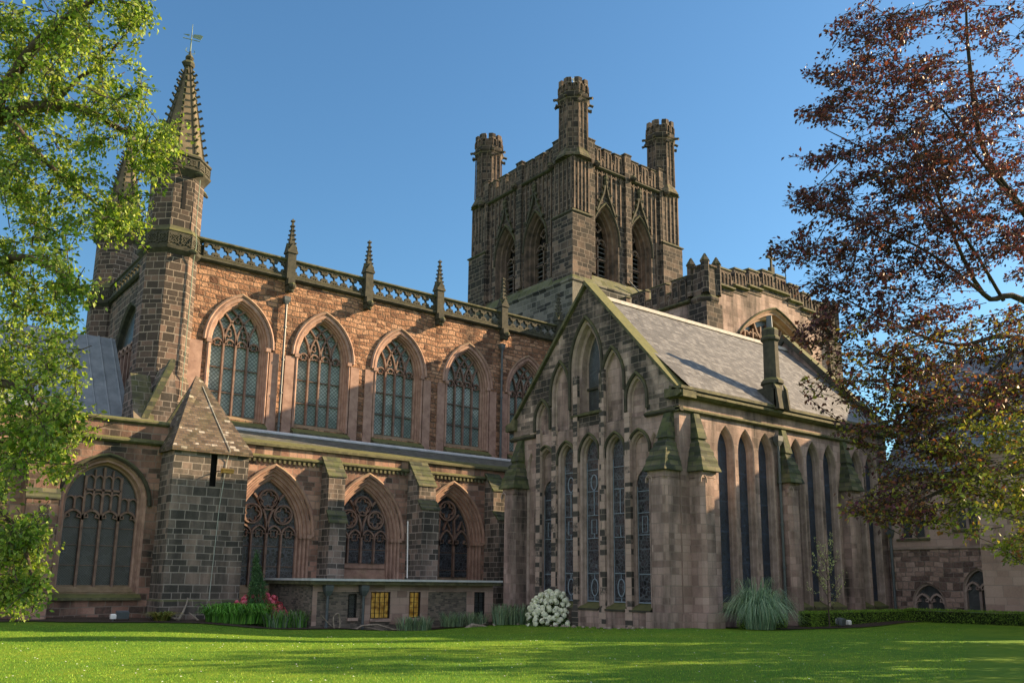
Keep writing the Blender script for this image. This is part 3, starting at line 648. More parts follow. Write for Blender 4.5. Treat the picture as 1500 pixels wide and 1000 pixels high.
def perp_window(c):
    zs, za, a = 4.55, 6.42, 1.62
    w = moulding(A_, c, a, zs, za, [(0, 0, 1.0), (0.07, 0.1, 1.03), (0.15, 0.08, 1.06), (0.2, 0.3, 1.2), (0.26, 0.34, 1.25), (0.26, 0.6, 1.36)]).build('window', 'trim', choir)
    gl = MB(); gl.plate(A_, arch(c, a-0.24, zs, za-0.2, 1.2), (), 0.52); gl.build('glass', 'g_wire', w)
    t = MB(); ai = a-0.26; d0, d1 = 0.34, 0.54
    for k in (-0.5, 0, 0.5):
        top = za-0.36-abs(k)*0.75; t.bar(A_, [(c+k*ai, 1.25), (c+k*ai, top)], 0.09, d0, d1)
    light_heads(t, A_, c, ai, 4, 3.9, 0.085, d0, d1, 1.1)
    for k, z, h in ((-1.5, 4.35, .5), (-.5, 4.35, .75), (.5, 4.35, .75), (1.5, 4.35, .5)):
        u = c+k*ai/2; t.bar(A_, [(u, 4.3), (u, z+h*1.0)], 0.07, d0, d1)
        for q in (-1, 1):
            v = u+q*ai/8*1.0; s = ai/4
            t.bar(A_, arch(v+q*s*0.0, s*0.5, z+h*0.6, z+h*0.6+s*0.55, z, 0, 4)[1:-1], 0.055, d0+0.02, d1)
    for k in (-.5, .5):
        u = c+k*ai/2
        t.bar(A_, [(u-ai/4, 5.12), (u+ai/4, 5.12)], 0.08, d0, d1); t.bar(A_, [(u, 5.1), (u, 5.95)], 0.06, d0, d1)
        for q in (-1, 1): t.bar(A_, arch(u+q*ai/8, ai/8, 5.5, 5.72, 5.2, 0, 4)[1:-1], 0.055, d0+0.02, d1)
    for z in (2.1, 2.9, 3.6): t.bar(A_, [(c-ai, z), (c+ai, z)], 0.02, d0+0.14, d1)
    t.build('tracery', 'tracery', w)
    hood(A_, c, a, zs, za, -0.2, -0.05, 0.14, 0.0).build('hood_mould', 'dark', w)
    s = MB(); s.sweepu(A_, [(0.1, 0.74), (-0.26, 0.74), (-0.26, 0.84), (0.1, 1.04)], c-1.8, c+1.7); s.build('sill', 'moss', w)
perp_window(8.65)
for u0, u1, st, z0 in ((18.1, 18.95, [(1.12, 4.25, 0.55), (0.8, 6.4, 1.0)], -0.6), (22.85, 23.85, [(1.45, 5.1, 0.45), (1.1, 6.3, 1.4)], -0.8), (27.7, 28.6, [(1.3, 4.8, 0.5), (0.8, 6.4, 1.0)], -0.8), (5.75, 6.85, [(0.75, 4.6, 0.35), (0.6, 6.2, 0.6)], -0.3)):
    b, w = buttress(A_, u0, u1, st, z0); b = b.build('buttress', 'pier' if u0 > 18 else 'aisle', choir); [k.build('weathering', 'weath', b) for k in w]
# stair pier with its stone hipped roof
mb = MB(); x0, x1, y0 = 10.72, 13.86, 36.3
mb.plate(FY(y0), [(x0, 0.78), (x1, 0.78), (x1, 6.95), (x0, 6.95)], [[(12.24, 5.4), (12.5, 5.4), (12.5, 6.75), (12.24, 6.75)]])
mb.plate(FX(x0), [(y0, 0.78), (AY+0.1, 0.78), (AY+0.1, 6.95), (y0, 6.95)]); mb.plate(FX(x1), [(y0, 0.78), (AY+0.1, 0.78), (AY+0.1, 6.95), (y0, 6.95)])
mb.box(x0-0.1, x1+0.06, y0-0.1, AY, -0.4, 0.72); mb.loft([[(x0-0.1, y0-0.1, 0.72), (x1+0.06, y0-0.1, 0.72), (x1+0.06, AY, 0.72), (x0-0.1, AY, 0.72)], [(x0, y0, 0.8), (x1, y0, 0.8), (x1, AY, 0.8), (x0, AY, 0.8)]])
pier = mb.build('stair_pier', 'pier', choir)
mb = MB(); mb.box(11.9, 12.9, y0+0.25, y0+0.3, 5.0, 6.9); mb.build('slit_window', 'dark_void', pier)
mb = MB(); ap = (12.35, 39.6, 10.75); ap2 = (12.75, 39.6, 10.5)
e = [(x0-0.14, y0-0.16, 6.93), (x1+0.1, y0-0.16, 6.93), (x1+0.1, AY+0.4, 7.0), (x0-0.14, AY+0.4, 7.0)]
mb.add(e+[(p[0], p[1], p[2]-0.16) for p in e]+[ap, ap2], [(0, 1, 9, 8), (1, 2, 9), (3, 0, 8), (2, 3, 8, 9), (4, 5, 1, 0), (5, 6, 2, 1), (7, 4, 0, 3), (4, 7, 6, 5)])
mb.build('pier_roof', 'hip', pier)
# gabled offsets at the foot of the turret
mb = MB()
mb.prism(FY(41.4), [(10.3, 7.3), (12.6, 7.3), (12.0, 10.6), (11.7, 11.6), (11.4, 10.6)], 0, 2.2)
mb.prism(FX(10.25), [(40.4, 7.3), (43.5, 7.3), (43.4, 10.2), (42.6, 11.1)], 0.0, 0.9)
mb.build('turret_foot', 'pier', choir)
mb = MB(); mb.sweepu(FX(10.15), [(0, 7.4), (0, 7.6), (1.5, 11.75), (1.7, 11.75), (1.7, 11.4), (0.2, 7.4)], 41.25, 41.6)
mb.sweepu(FX(10.9), [(0, 7.4), (0, 7.6), (1.6, 10.75), (1.8, 10.75), (0.2, 7.4)], 39.9, 40.1); mb.build('foot_coping', 'weath', choir)
# octagonal stair turrets with crocketed spires
def spire_turret(cx, cy):
    mb = MB(); mb.oct(cx, cy, [(1.42, 7.0), (1.42, 11.2), (1.33, 11.5), (1.31, 17.7)]); mb.oct(cx, cy, [(1.24, 18.0), (1.22, 22.3)])
    t = mb.build('stair_turret', 'turret', choir)
    for nm, pr, zz, R0, h in (('turret_gallery', [(1.25, 17.65), (1.52, 17.9), (1.56, 18.06), (1.38, 18.1), (1.36, 18.1), (1.36, 18.85), (1.4, 18.9), (1.3, 19.05), (1.2, 19.3)], 18.48, 1.36, 0.62),
                              ('turret_cornice', [(1.2, 22.0), (1.28, 22.1), (1.5, 22.35), (1.52, 22.45), (1.42, 22.5), (1.42, 23.0), (1.5, 23.05), (1.5, 23.15), (1.3, 23.3), (1.0, 23.35)], 22.74, 1.42, 0.42)):
        g = MB(); g.oct(cx, cy, pr)
        for i in range(8):
            a = i*math.pi/4; n = (math.cos(a), math.sin(a)); F = FD((cx+n[0]*R0, cy+n[1]*R0), (-n[1], n[0]), (-n[0], -n[1]))
            for q in (-0.28, 0.28): g.bar(F, foil((q, zz), h*0.42, 4, 5, math.pi/4), 0.06, -0.05, 0.03, True); g.bar(F, [(q-0.27, zz-h/2), (q+0.27, zz+h/2)], 0.04, -0.04, 0.02); g.bar(F, [(q+0.27, zz-h/2), (q-0.27, zz+h/2)], 0.04, -0.04, 0.02)
            g.bar(F, [(-0.56, zz-h/2), (-0.56, zz+h/2)], 0.07, -0.05, 0.02)
        for i in range(0, 8, 2):
            a = i*math.pi/4+math.pi/8; z = zz-0.5
            g.tube([(cx+1.35*math.cos(a), cy+1.35*math.sin(a), z+0.02), (cx+1.75*math.cos(a), cy+1.75*math.sin(a), z-0.08), (cx+1.98*math.cos(a), cy+1.98*math.sin(a), z-0.2)], [0.16, 0.13, 0.06], 6)
        g.build(nm, 'dark', t)
    sp = MB(); zb, zt = 23.2, 28.9; sp.oct(cx, cy, [(1.14, zb), (0.14, zt), (0.1, zt+0.1)])
    sp = sp.build('spire', 'spire', t)
    r = MB()
    for i in range(8):
        a = (i+0.5)*math.pi/4
        def P(f): R = (1.14/0.9239)*(1-f)+0.15*f; return (cx+R*math.cos(a), cy+R*math.sin(a), zb+(zt-zb)*f)
        r.tube([P(0), P(1)], [0.07, 0.04], 5)
        for j in range(13):
            f = 0.03+j*0.073; p = P(f); o = 0.1
            r.tube([(p[0], p[1], p[2]), (p[0]+o*math.cos(a), p[1]+o*math.sin(a), p[2]+0.02), (p[0]+2.1*o*math.cos(a), p[1]+2.1*o*math.sin(a), p[2]+0.1)], [0.06, 0.06, 0.075], 5)
    r.blob((cx, cy, zt+0.1), 0.34, 3, 8, 4, 0.7); r.blob((cx, cy, zt+0.5), 0.22, 4, 8, 4, 0.8); r.tube([(cx, cy, zt), (cx, cy, zt+0.9)], [0.14, 0.05], 6)
    r.build('crockets', 'dark', sp)
    return t, zt
M['spire'] = plain('spire_ashlar', (0.075, 0.066, 0.045), (0.17, 0.14, 0.095), 1.6, fine=12)
t1, zt = spire_turret(12.15, 44.7); t2, _ = spire_turret(12.15, 56.3)
v = MB(); c = (12.15, 44.7)
v.tube([(c[0], c[1], zt+0.6), (c[0], c[1], zt+2.55)], [0.045, 0.015], 6)
v.tube([(c[0]-0.42, c[1]+0.1, zt+1.62), (c[0]+0.42, c[1]-0.1, zt+1.62)], 0.025, 5); v.tube([(c[0]-0.1, c[1]-0.42, zt+1.35), (c[0]+0.1, c[1]+0.42, zt+1.35)], 0.02, 5)
v.prism(FD(c, (0.9, -0.3), (0.3, 0.9)), [(0.08, zt+1.75), (0.5, zt+1.7), (0.62, zt+1.95), (0.45, zt+2.0), (0.1, zt+1.95)], -0.012, 0.012)
v.prism(FD(c, (0.9, -0.3), (0.3, 0.9)), [(-0.12, zt+1.8), (-0.45, zt+1.86), (-0.12, zt+1.92)], -0.012, 0.012)
v.tube([(c[0], c[1], zt+1.85), (c[0]+0.2, c[1]-0.05, zt+1.86)], 0.02, 5)
for q in (-1, 1): v.tube([(c[0]+q*0.04, c[1], zt+0.75), (c[0]+q*0.25, c[1], zt+0.85), (c[0]+q*0.2, c[1], zt+1.05)], 0.022, 5)
v.build('weathervane', 'copper', t1)
for T, cy in ((t1, 44.7),):
    s = MB(); s.fbox(FY(cy-1.24), 12.1, 12.28, -0.012, 0.1, 20.2, 21.7); s.build('slit_window', 'dark_void', T)
    s = MB(); s.tube([(12.9, cy-1.27, 22.0), (12.88, cy-1.33, 19.2), (12.9, cy-1.62, 18.4), (12.88, cy-1.42, 17.4), (12.85, cy-1.45, 10.4)], 0.022, 5); s.build('lightning_conductor', 'copper', T)
# gable wall of the choir's east end between the turrets
mb = MB(); FE = FX(11.75); mb.plate(FE, [(45.5, 7), (55.6, 7), (55.6, 18.1), (45.5, 18.1)], [arch(50.5, 2.9, 13.2, 16.9, 9)]); mb.build('east_wall', 'turret', choir)
w = moulding(FE, 50.5, 2.9, 13.2, 16.9, [(0, 0, 9), (0.15, 0.1, 9), (0.2, 0.35, 9.1), (0.4, 0.45, 9.2)]).build('window', 'dark', choir)
mb = MB(); mb.plate(FE, arch(50.5, 2.6, 13.2, 16.5, 9.1), (), 0.4); mb.build('glass', 'g_wire', w)
mb = MB()
for k in range(-2, 3): mb.bar(FE, [(50.5+k*0.85, 9.1), (50.5+k*0.85, 14.5)], 0.12, 0.2, 0.42)
light_heads(mb, FE, 50.5, 2.55, 6, 14.0, 0.1, 0.2, 0.42); mb.build('tracery', 'trim', w)
mb = MB(); course(mb, FE, 45.5, 55.6, 17.9, 0.3, 0.25); course(mb, FE, 45.5, 55.6, 18.9, 0.2, 0.2, 0.2); mb.build('cornice', 'dark', choir)
mb = MB(); mb.plate(FE, [(45.6, 18.15), (55.4, 18.15), (55.4, 18.92), (45.6, 18.92)], [foil((46+0.62*j, 18.54), 0.28, 4, 6) for j in range(15)], -0.1, 0.1); mb.build('parapet_panel', 'dark', choir)
# cable and lead pipe details on the pier
cb = MB(); cb.tube([(12.6, 39.3, 10.23), (12.78, 37.5, 8.37), (12.95, 36.12, 6.96), (12.9, 36.27, 6.5), (12.72, 36.26, 4.5), (12.6, 36.27, 0.9), (12.55, 36.15, 0.1)], 0.016, 6)
cb.build('lightning_conductor', 'cable', pier)

# ================================================================== EAST CHAPEL behind the choir aisle
chap = thing('church_chapel', (5, 49, 0), 'chapel with a pale blue-grey lead roof behind the aisle parapet', 'chapel')
mb = MB(); mb.box(-18, 10.9, 45.0, 53.0, 0, 9.0); mb.build('wall', 'aisle', chap)
mb = MB(); xr = 11.0
mb.add([(-18, 44.6, 8.9), (xr, 44.6, 8.9), (xr-0.1, 49.3, 14.3), (-14, 49.3, 14.3), (-18, 53.6, 8.9), (xr, 53.6, 8.9)], [(0, 1, 2, 3), (3, 2, 5, 4), (0, 3, 4)])
for i in range(44):
    x = xr-0.3-i*0.62; mb.tube([(x, 44.6, 8.93), (x, 49.25, 14.3)], 0.045, 5)
mb.build('roof', 'lead', chap)
mb = MB(); mb.box(11.0, 11.7, 44.6, 45.6, 8.9, 9.7); mb.build('lead_gutter', 'lead', chap)

# ================================================================== LOW ANNEX in front of the aisle
annex = thing('brick_annex', (20, 33.4, -0.4), 'low flat-roofed brick annex with two lamplit windows below the choir windows', 'annex')
EY = 33.5; E_ = FY(EY); ex0, ex1 = 15.85, 25.0
wins = [(18.55, 19.45, 0.05, 1.15), (20.45, 20.98, 0.05, 1.15), (23.95, 24.5, 0.0, 1.15), (17.5, 17.85, 0.1, 1.05)]
mb = MB(); mb.plate(E_, [(ex0, -0.9), (ex1, -0.9), (ex1, 1.45), (ex0, 1.45)], [[(a, c), (b, c), (b, d), (a, d)] for a, b, c, d in wins], 0.03)
mb.plate(FX(ex0), [(EY+0.03, -0.9), (38, -0.9), (38, 1.45), (EY+0.03, 1.45)]); mb.plate(FX(ex1), [(EY+0.03, -0.9), (38, -0.9), (38, 1.45), (EY+0.03, 1.45)])
mb.build('wall', 'brick', annex)
mb = MB(); mb.fbox(E_, ex0, ex1, 0.0, 0.06, 1.16, 1.45)
for a, b in ((ex0, 16.05), (18.2, 18.52), (19.48, 20.42), (21.01, 21.4), (23.5, 23.92), (24.53, ex1)): mb.fbox(E_, a, b, -0.004, 0.06, -0.2, 1.158)
for a, b, c, d in wins: mb.fbox(E_, a-0.06, b+0.06, -0.08, 0.1, c-0.13, c-0.002)
mb.build('stone_dressing', 'pink', annex)
mb = MB(); mb.box(ex0-0.25, ex1+0.25, EY-0.3, 38, 1.45, 1.6); mb.build('eaves', 'moss', annex)
mb = MB(); mb.box(ex0-0.3, ex1+0.3, EY-0.36, 37.98, 1.6, 1.69); mb.build('roof', 'flash', annex)
for i, (a, b, c, d) in enumerate(wins):
    f = MB()
    for q in (a, b): f.bar(E_, [(q, c), (q, d)], 0.05, 0.03, 0.12)
    for q in (c, d): f.bar(E_, [(a, q), (b, q)], 0.05, 0.03, 0.12)
    n = max(1, round((b-a)/0.24)); mrows = 5
    for k in range(1, n): f.bar(E_, [(a+(b-a)*k/n, c), (a+(b-a)*k/n, d)], 0.018, 0.05, 0.1)
    for k in range(1, mrows): f.bar(E_, [(a, c+(d-c)*k/mrows), (b, c+(d-c)*k/mrows)], 0.018, 0.05, 0.1)
    f = f.build('window', 'black_iron', annex)
    g_ = MB(); g_.fbox(E_, a-0.02, b+0.02, 0.13, 0.16, c-0.02, d+0.02); g_.build('glass', 'lit' if i < 2 else 'g_wire', f)
for x in (16.45, 18.1): downpipe(annex, x, EY-0.14, -0.6, 1.05, 0.06)

# ================================================================== CHAPTER HOUSE
chapter = thing('chapter_house', (33, 28, 0), 'pink sandstone chapter house with steep grey tiled roof and gable of tall lancet windows', 'chapter house')
XC, YC = 26.12, 22.77; GX, GN = FX(XC), FY(YC); YL = 33.5; CEN = 28.12
LAN = [(31.0, 8.03, False), (29.55, 8.08, True), (28.02, 8.25, True), (26.4, 8.1, True), (24.98, 8.05, False)]
g_holes = [arch(c, 0.56 if c != 28.02 else 0.6, 7.15, za-0.15, 0.62) for c, za, _ in LAN]
blind_low = [arch(32.12, 0.26, 7.0, 7.75, 0.62), arch(24.15, 0.26, 7.0, 7.75, 6.6)]
mb = MB(); mb.plate(GX, [(YC, -0.6), (YL, -0.6), (YL, 8.5), (YC, 8.5)], g_holes+blind_low); mb.build('gable_wall', 'chapter', chapter)
# upper gable with five stepped arches
UP = [(28.2, 1.0, 11.3, 13.62, 9.1), (29.97, 0.62, 10.3, 11.85, 8.3), (26.5, 0.66, 10.3, 11.85, 8.3), (31.25, 0.5, 9.2, 10.2, 8.3), (25.08, 0.55, 9.3, 10.42, 8.3)]
slope_z = lambda y: 15.05-abs(y-CEN)*(15.05-9.25)/(YL-CEN)
mb = MB(); mb.plate(GX, [(YC, 8.5), (YL, 8.5), (YL, 9.25), (CEN, 15.05), (YC, 9.25)], [arch(c, a, zs, za-0.1, max(zb, 8.52)) for c, a, zs, za, zb in UP]); mb.build('gable', 'gable', chapter)
for c, a, zs, za, zb in UP:
    zb = max(zb, 8.52)
    main = a > 0.9
    pr = [(0, 0, zb), (0.05, 0.05, zb), (0.1, 0.04, zb), (0.12, 0.16, zb), (0.18, 0.2, zb)]
    if main: pr = [(0, 0, zb), (0.08, 0.1, zb), (0.16, 0.06, zb), (0.2, 0.3, zb), (0.3, 0.36, zb), (0.36, 0.34, zb), (0.4, 0.6, zb), (0.5, 0.72, zb)]
    w = moulding(GX, c, a, zs, za-0.1, pr).build('window' if main else 'blind_arch', 'trim_grey', chapter)
    p = MB()
    if main: p.plate(GX, arch(c, a-0.48, zs, za-0.6, zb), (), 0.66)
    else: p.plate(GX, arch(c, a-0.16, zs, za-0.3, zb), (), 0.19)
    p.build('glass' if main else 'infill', 'g_wire' if main else 'chapter', w)
    if main:
        t = MB(); t.bar(GX, [(c-0.55, 10.35), (c+0.55, 10.35)], 0.1, 0.56, 0.7); t.build('transom', 'dark', w)
        s = MB(); s.sweepu(GX, [(0.5, 9.05), (-0.12, 9.0), (-0.14, 9.08), (0.5, 9.3)], c-1.1, c+0.95); s.build('sill', 'moss', w)
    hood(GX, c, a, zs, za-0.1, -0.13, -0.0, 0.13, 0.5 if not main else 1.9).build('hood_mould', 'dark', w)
for (c, za, full) in LAN:
    a = 0.56 if c != 28.02 else 0.6; zt = za-0.15
    w = moulding(GX, c, a, 7.15, zt, [(0, 0, 0.62), (0.05, 0.05, 0.64), (0.09, 0.04, 0.66), (0.11, 0.16, 0.72), (0.14, 0.2, 0.76), (0.15, 0.36, 0.85)]).build('window', 'trim_grey', chapter)
    p = MB(); zg = zt-0.2 if full else 6.3
    p.plate(GX, arch(c, a-0.13, 7.15 if full else 5.7, zg, 0.8), (), 0.3); p.build('glass', 'g_stain', w)
    if not full:
        p = MB(); q = arch(c, a-0.13, 7.15, zt-0.2, 5.6); h_ = arch(c, a-0.15, 5.7, 6.3, 5.6)
        p.plate(GX, [q[0]]+h_[1:-1]+[q[-1]]+q[1:-1][::-1], (), 0.24, 0.29); p.build('infill', 'chapter', w)
        hood(GX, c, a-0.15, 5.7, 6.3, 0.0, 0.05, -0.2, 0.0)
    l = MB(); gw = a-0.15
    for q in (-1, 1): l.bar(GX, [(c+q*gw, 0.85), (c+q*gw, 6.9 if full else 5.6)], 0.035, 0.27, 0.31)
    l.bar(GX, [(c-gw, 0.87), (c+gw, 0.87)], 0.05, 0.25, 0.31)
    for z in ((2.05, 3.55, 4.55, 5.6) if full else (2.0, 3.6, 4.5, 5.4)): l.bar(GX, [(c-gw, z), (c+gw, z)], 0.03, 0.27, 0.31)
    if full:
        def oval(cz, rx, rz): return [(c+rx*math.cos(i*math.pi/8), cz+rz*math.sin(i*math.pi/8)) for i in range(16)]
        l.bar(GX, oval(1.45, 0.2, 0.36), 0.04, 0.27, 0.31, True); l.bar(GX, [(c, 1.82), (c, 2.04)], 0.03, 0.27, 0.31); l.bar(GX, [(c, 0.88), (c, 1.08)], 0.03, 0.27, 0.31)
        if c > 27:
            l.bar(GX, oval(6.0, 0.19, 0.34), 0.04, 0.27, 0.31, True); l.bar(GX, [(c, 4.56), (c, 5.64)], 0.035, 0.27, 0.31)
            l.bar(GX, [(c-0.16, 3.75), (c+0.16, 3.75), (c+0.16, 4.35), (c-0.16, 4.35)], 0.035, 0.27, 0.31, True); l.bar(GX, [(c, 3.56), (c, 3.74)], 0.03, 0.27, 0.31)
        else:
            l.bar(GX, [(c, 4.56), (c, 5.6)], 0.035, 0.27, 0.31); l.bar(GX, [(c, 3.56), (c, 4.0)], 0.03, 0.27, 0.31)
        l.bar(GX, [(c-gw, 6.55), (c+gw, 6.55)], 0.03, 0.27, 0.31)
    else: l.bar(GX, [(c-0.15, 3.7), (c+0.15, 3.7), (c+0.15, 4.35), (c-0.15, 4.35)], 0.03, 0.27, 0.31, True)
    l.build('leading', 'lead_came', w)
    hood(GX, c, a, 7.15, zt, -0.11, 0.0, 0.12, 0.2).build('hood_mould', 'dark', w)
    s = MB(); s.sweepu(GX, [(0.3, 0.5), (-0.16, 0.5), (-0.16, 0.58), (0.3, 0.84)], c-a-0.02, c+a+0.02); s.build('sill', 'dark', w)
for c, zb in ((32.12, 0.62), (24.15, 6.6)):
    w = moulding(GX, c, 0.26, 7.0, 7.75, [(0, 0, zb), (0.05, 0.08, zb), (0.06, 0.16, zb)]).build('blind_arch', 'trim_grey', chapter)
    p = MB(); p.plate(GX, arch(c, 0.22, 7.0, 7.7, zb), (), 0.14); p.build('infill', 'chapter', w)
for c, zt in ((31.46, 10.0), (30.33, 9.9), (28.84, 10.9), (27.12, 10.9), (25.58, 9.9)):
    mb = MB(); mb.fbox(GX, c-0.15, c+0.15, -0.11, 0.04, -0.6, zt if zt > 10.5 else 8.75); mb.fbox(GX, c-0.2, c+0.2, -0.15, 0.03, -0.6, 0.62); mb.build('pilaster_strip', 'strip', chapter)
for y0, y1 in ((YC-0.18, 24.55), (31.75, YL+0.12)): mb = MB(); course(mb, GX, y0, y1, 8.4, 0.22, 0.16); mb.build('string_course', 'dark', chapter)
mb = MB()                                                # gable coping
th = 0.2
for y0, y1 in ((CEN, YC-0.35), (CEN, YL+0.35)):
    z0, z1 = 15.05+0.05, 15.05-(abs(y1-CEN))*(15.05-9.25)/(YL-CEN)+0.05
    mb.prism(FX(XC-0.16), [(y0, z0), (y1, z1), (y1, z1+0.16), (y0, z0+0.2)], 0, 0.75)
mb.prism(FX(XC-0.18), [(YC-0.4, 8.95), (YC+0.35, 8.95), (YC+0.35, 9.5), (YC-0.4, 9.22)], 0.0, 0.8)
mb.prism(FX(XC-0.18), [(YL+0.45, 8.95), (YL-0.3, 8.95), (YL-0.3, 9.5), (YL+0.45, 9.25)], 0.0, 0.8)
mb.build('gable_coping', 'moss', chapter)
# north wall
NL = [29.0, 30.33, 31.72, 33.98, 35.28, 36.62, 38.95, 40.25]
mb = MB(); mb.plate(GN, [(XC, -0.6), (41.4, -0.6), (41.4, 9.0), (XC, 9.0)], [arch(c, 0.55, 7.1, 8.17, 0.72) for c in NL]); mb.build('north_wall', 'chapter', chapter)
for c in NL:
    w = moulding(GN, c, 0.55, 7.1, 8.17, [(0, 0, 0.72), (0.04, 0.05, 0.74), (0.06, 0.2, 0.84), (0.08, 0.23, 0.86), (0.08, 0.42, 0.95)]).build('window', 'trim_grey', chapter)
    p = MB(); p.plate(GN, arch(c, 0.49, 7.1, 8.08, 0.9), (), 0.37); p.build('glass', 'g_blue', w)
    s = MB(); s.sweepu(GN, [(0.3, 0.6), (-0.12, 0.6), (-0.12, 0.7), (0.3, 0.92)], c-0.57, c+0.57); s.build('sill', 'moss', w)
mb = MB(); course(mb, GN, XC-0.16, 41.6, 8.4, 0.2, 0.17); mb.build('string_course', 'moss', chapter)
mb = MB(); course(mb, GN, XC-0.3, 41.6, 8.98, 0.36, 0.36, 0.5); mb.fbox(GN, XC-0.3, 41.6, -0.42, 0.1, 9.26, 9.38); mb.build('eaves_cornice', 'moss', chapter)
for c in (32.85, 37.55):
    pass
def chap_buttress(F, u0, u1, p, z0):
    "upright shaft with chamfered edge, under a steep stepped cap"
    b = MB(); ch = 0.16; zt = 6.05
    b.fbox(F, u0-0.1, u1+0.1, -p-0.12, 0.04, z0, 0.55)
    b.loft([[F(u, d, z) for u, d in ((u0, 0.04), (u0, -p+ch), (u0+ch, -p), (u1-ch, -p), (u1, -p+ch), (u1, 0.04))] for z in (0.55, zt-0.3)], True, True, True)
    b.fbox(F, u0, u1, -p, 0.04, zt-0.32, zt)
    c = MB(); m = (u0+u1)/2; hw = (u1-u0)/2+0.14
    st = [(1.0, 6.0, 6.42), (0.86, 6.42, 6.78), (0.72, 6.78, 7.1), (0.56, 7.1, 7.35)]
    for i, (f, za_, zb_) in enumerate(st):
        f2 = f-0.13; pr = (p+0.16)
        c.loft([[F(m-hw*q, 0.04, z), F(m-hw*q, -pr*q, z), F(m+hw*q, -pr*q, z), F(m+hw*q, 0.04, z)] for q, z in ((f, za_), (f, za_+0.05), (f2, zb_-0.1), (f2, zb_+0.01))], True, True, True)
    q = 0.5; pr = p+0.16
    c.add([F(m-hw*q, 0.04, 7.35), F(m-hw*q, -pr*q, 7.35), F(m+hw*q, -pr*q, 7.35), F(m+hw*q, 0.04, 7.35), F(m-hw*0.42, 0.04, 8.42), F(m+hw*0.42, 0.04, 8.42), F(m-hw*0.3, -0.12, 8.4), F(m+hw*0.3, -0.12, 8.4)],
          [(0, 1, 6, 4), (1, 2, 7, 6), (2, 3, 5, 7), (4, 6, 7, 5), (0, 3, 2, 1)])
    bo = b.build('buttress', 'chapter', chapter); c.build('stepped_cap', 'weath', bo)
    a = MB(); a.bar(F, arch(u1-ch*0.5 if F is GX else u0+ch*0.5, 0.17, zt-0.42, zt-0.2, zt-0.5, 0, 6), 0.05, -p-0.02, -p+0.1); a.build('chamfer_stop', 'trim_grey', bo)
chap_buttress(GX, 22.83, 23.75, 0.85, -0.4); chap_buttress(GX, 32.42, 33.3, 0.78, -0.5)
chap_buttress(GN, 26.62, 27.45, 0.68, -0.3); chap_buttress(GN, 32.55, 33.3, 0.55, -0.3); chap_buttress(GN, 37.4, 38.15, 0.55, -0.3)
mb = MB(); mb.fbox(GX, YC-0.12, YL, -0.12, 0.03, -0.6, 0.5); mb.fbox(GN, XC+0.03, 41.4, -0.12, 0.03, -0.6, 0.5); mb.build('plinth', 'chapter', chapter)
downpipe(chapter, 32.42, YC-0.16, 0.2, 7.7, 0.06)
# roof
ez, ey = 9.36, YC-0.4; rz = 14.72
mb = MB(); mb.add([(XC+0.3, ey, ez), (41.8, ey, ez), (41.8, CEN, rz), (XC+0.3, CEN, rz), (41.8, 2*CEN-ey, ez), (XC+0.3, 2*CEN-ey, ez), (XC+0.3, ey, ez-0.12), (41.8, ey, ez-0.12)], [(0, 1, 2, 3), (3, 2, 4, 5), (6, 7, 1, 0)]); mb.build('roof', 'slate', chapter)
mb = MB(); mb.sweepu(FY(CEN), [(-0.2, rz-0.12), (-0.09, rz+0.1), (0.09, rz+0.1), (0.2, rz-0.12)], XC+0.5, 41.8); mb.build('ridge_tiles', 'ridge', chapter)
mb = MB(); mb.plate(FX(41.4), [(YC, -0.5), (YL, -0.5), (YL, 9.25), (CEN, 15.2), (YC, 9.25)], (), 0, 0.4); mb.build('west_gable', 'chapter', chapter)
mb = MB()
for y1 in (YC-0.5, YL+0.4): mb.prism(FX(41.25), [(CEN, 15.2), (y1, 9.0), (y1, 9.4), (CEN, 15.6)], 0, 0.6)
mb.box(26.3, 41.4, YL-0.2, YL, -0.5, 9.2); mb.build('west_coping', 'dark', chapter)
# chimney standing on the eaves
mb = MB(); cx, cy = 32.35, YC-0.05
mb.prism(FX(cx-0.42), [(cy-0.45, 9.3), (cy+0.7, 9.3), (cy+0.55, 10.2), (cy-0.1, 10.25), (cy-0.42, 10.1)], 0, 0.84)
for q in (-1, 1): mb.prism(FX(cx+0.3 if q > 0 else cx-0.42), [(cy-0.62, 9.2), (cy-0.35, 9.2), (cy-0.35, 10.4), (cy-0.5, 10.15)], 0, 0.12 if q > 0 else 0.3)
mb.oct(cx, cy, [(0.42, 10.0), (0.4, 10.35), (0.48, 10.42), (0.46, 10.55), (0.33, 10.68), (0.31, 12.35), (0.4, 12.45), (0.4, 12.55), (0.34, 12.62), (0.36, 12.9), (0.28, 13.0)])
ch_ = mb.build('chimney', 'dark', chapter)
mb = MB(); mb.tube([(cx, cy, 12.9), (cx, cy, 13.6)], [0.14, 0.12], 8); mb.build('chimney_pot', 'iron', ch_)

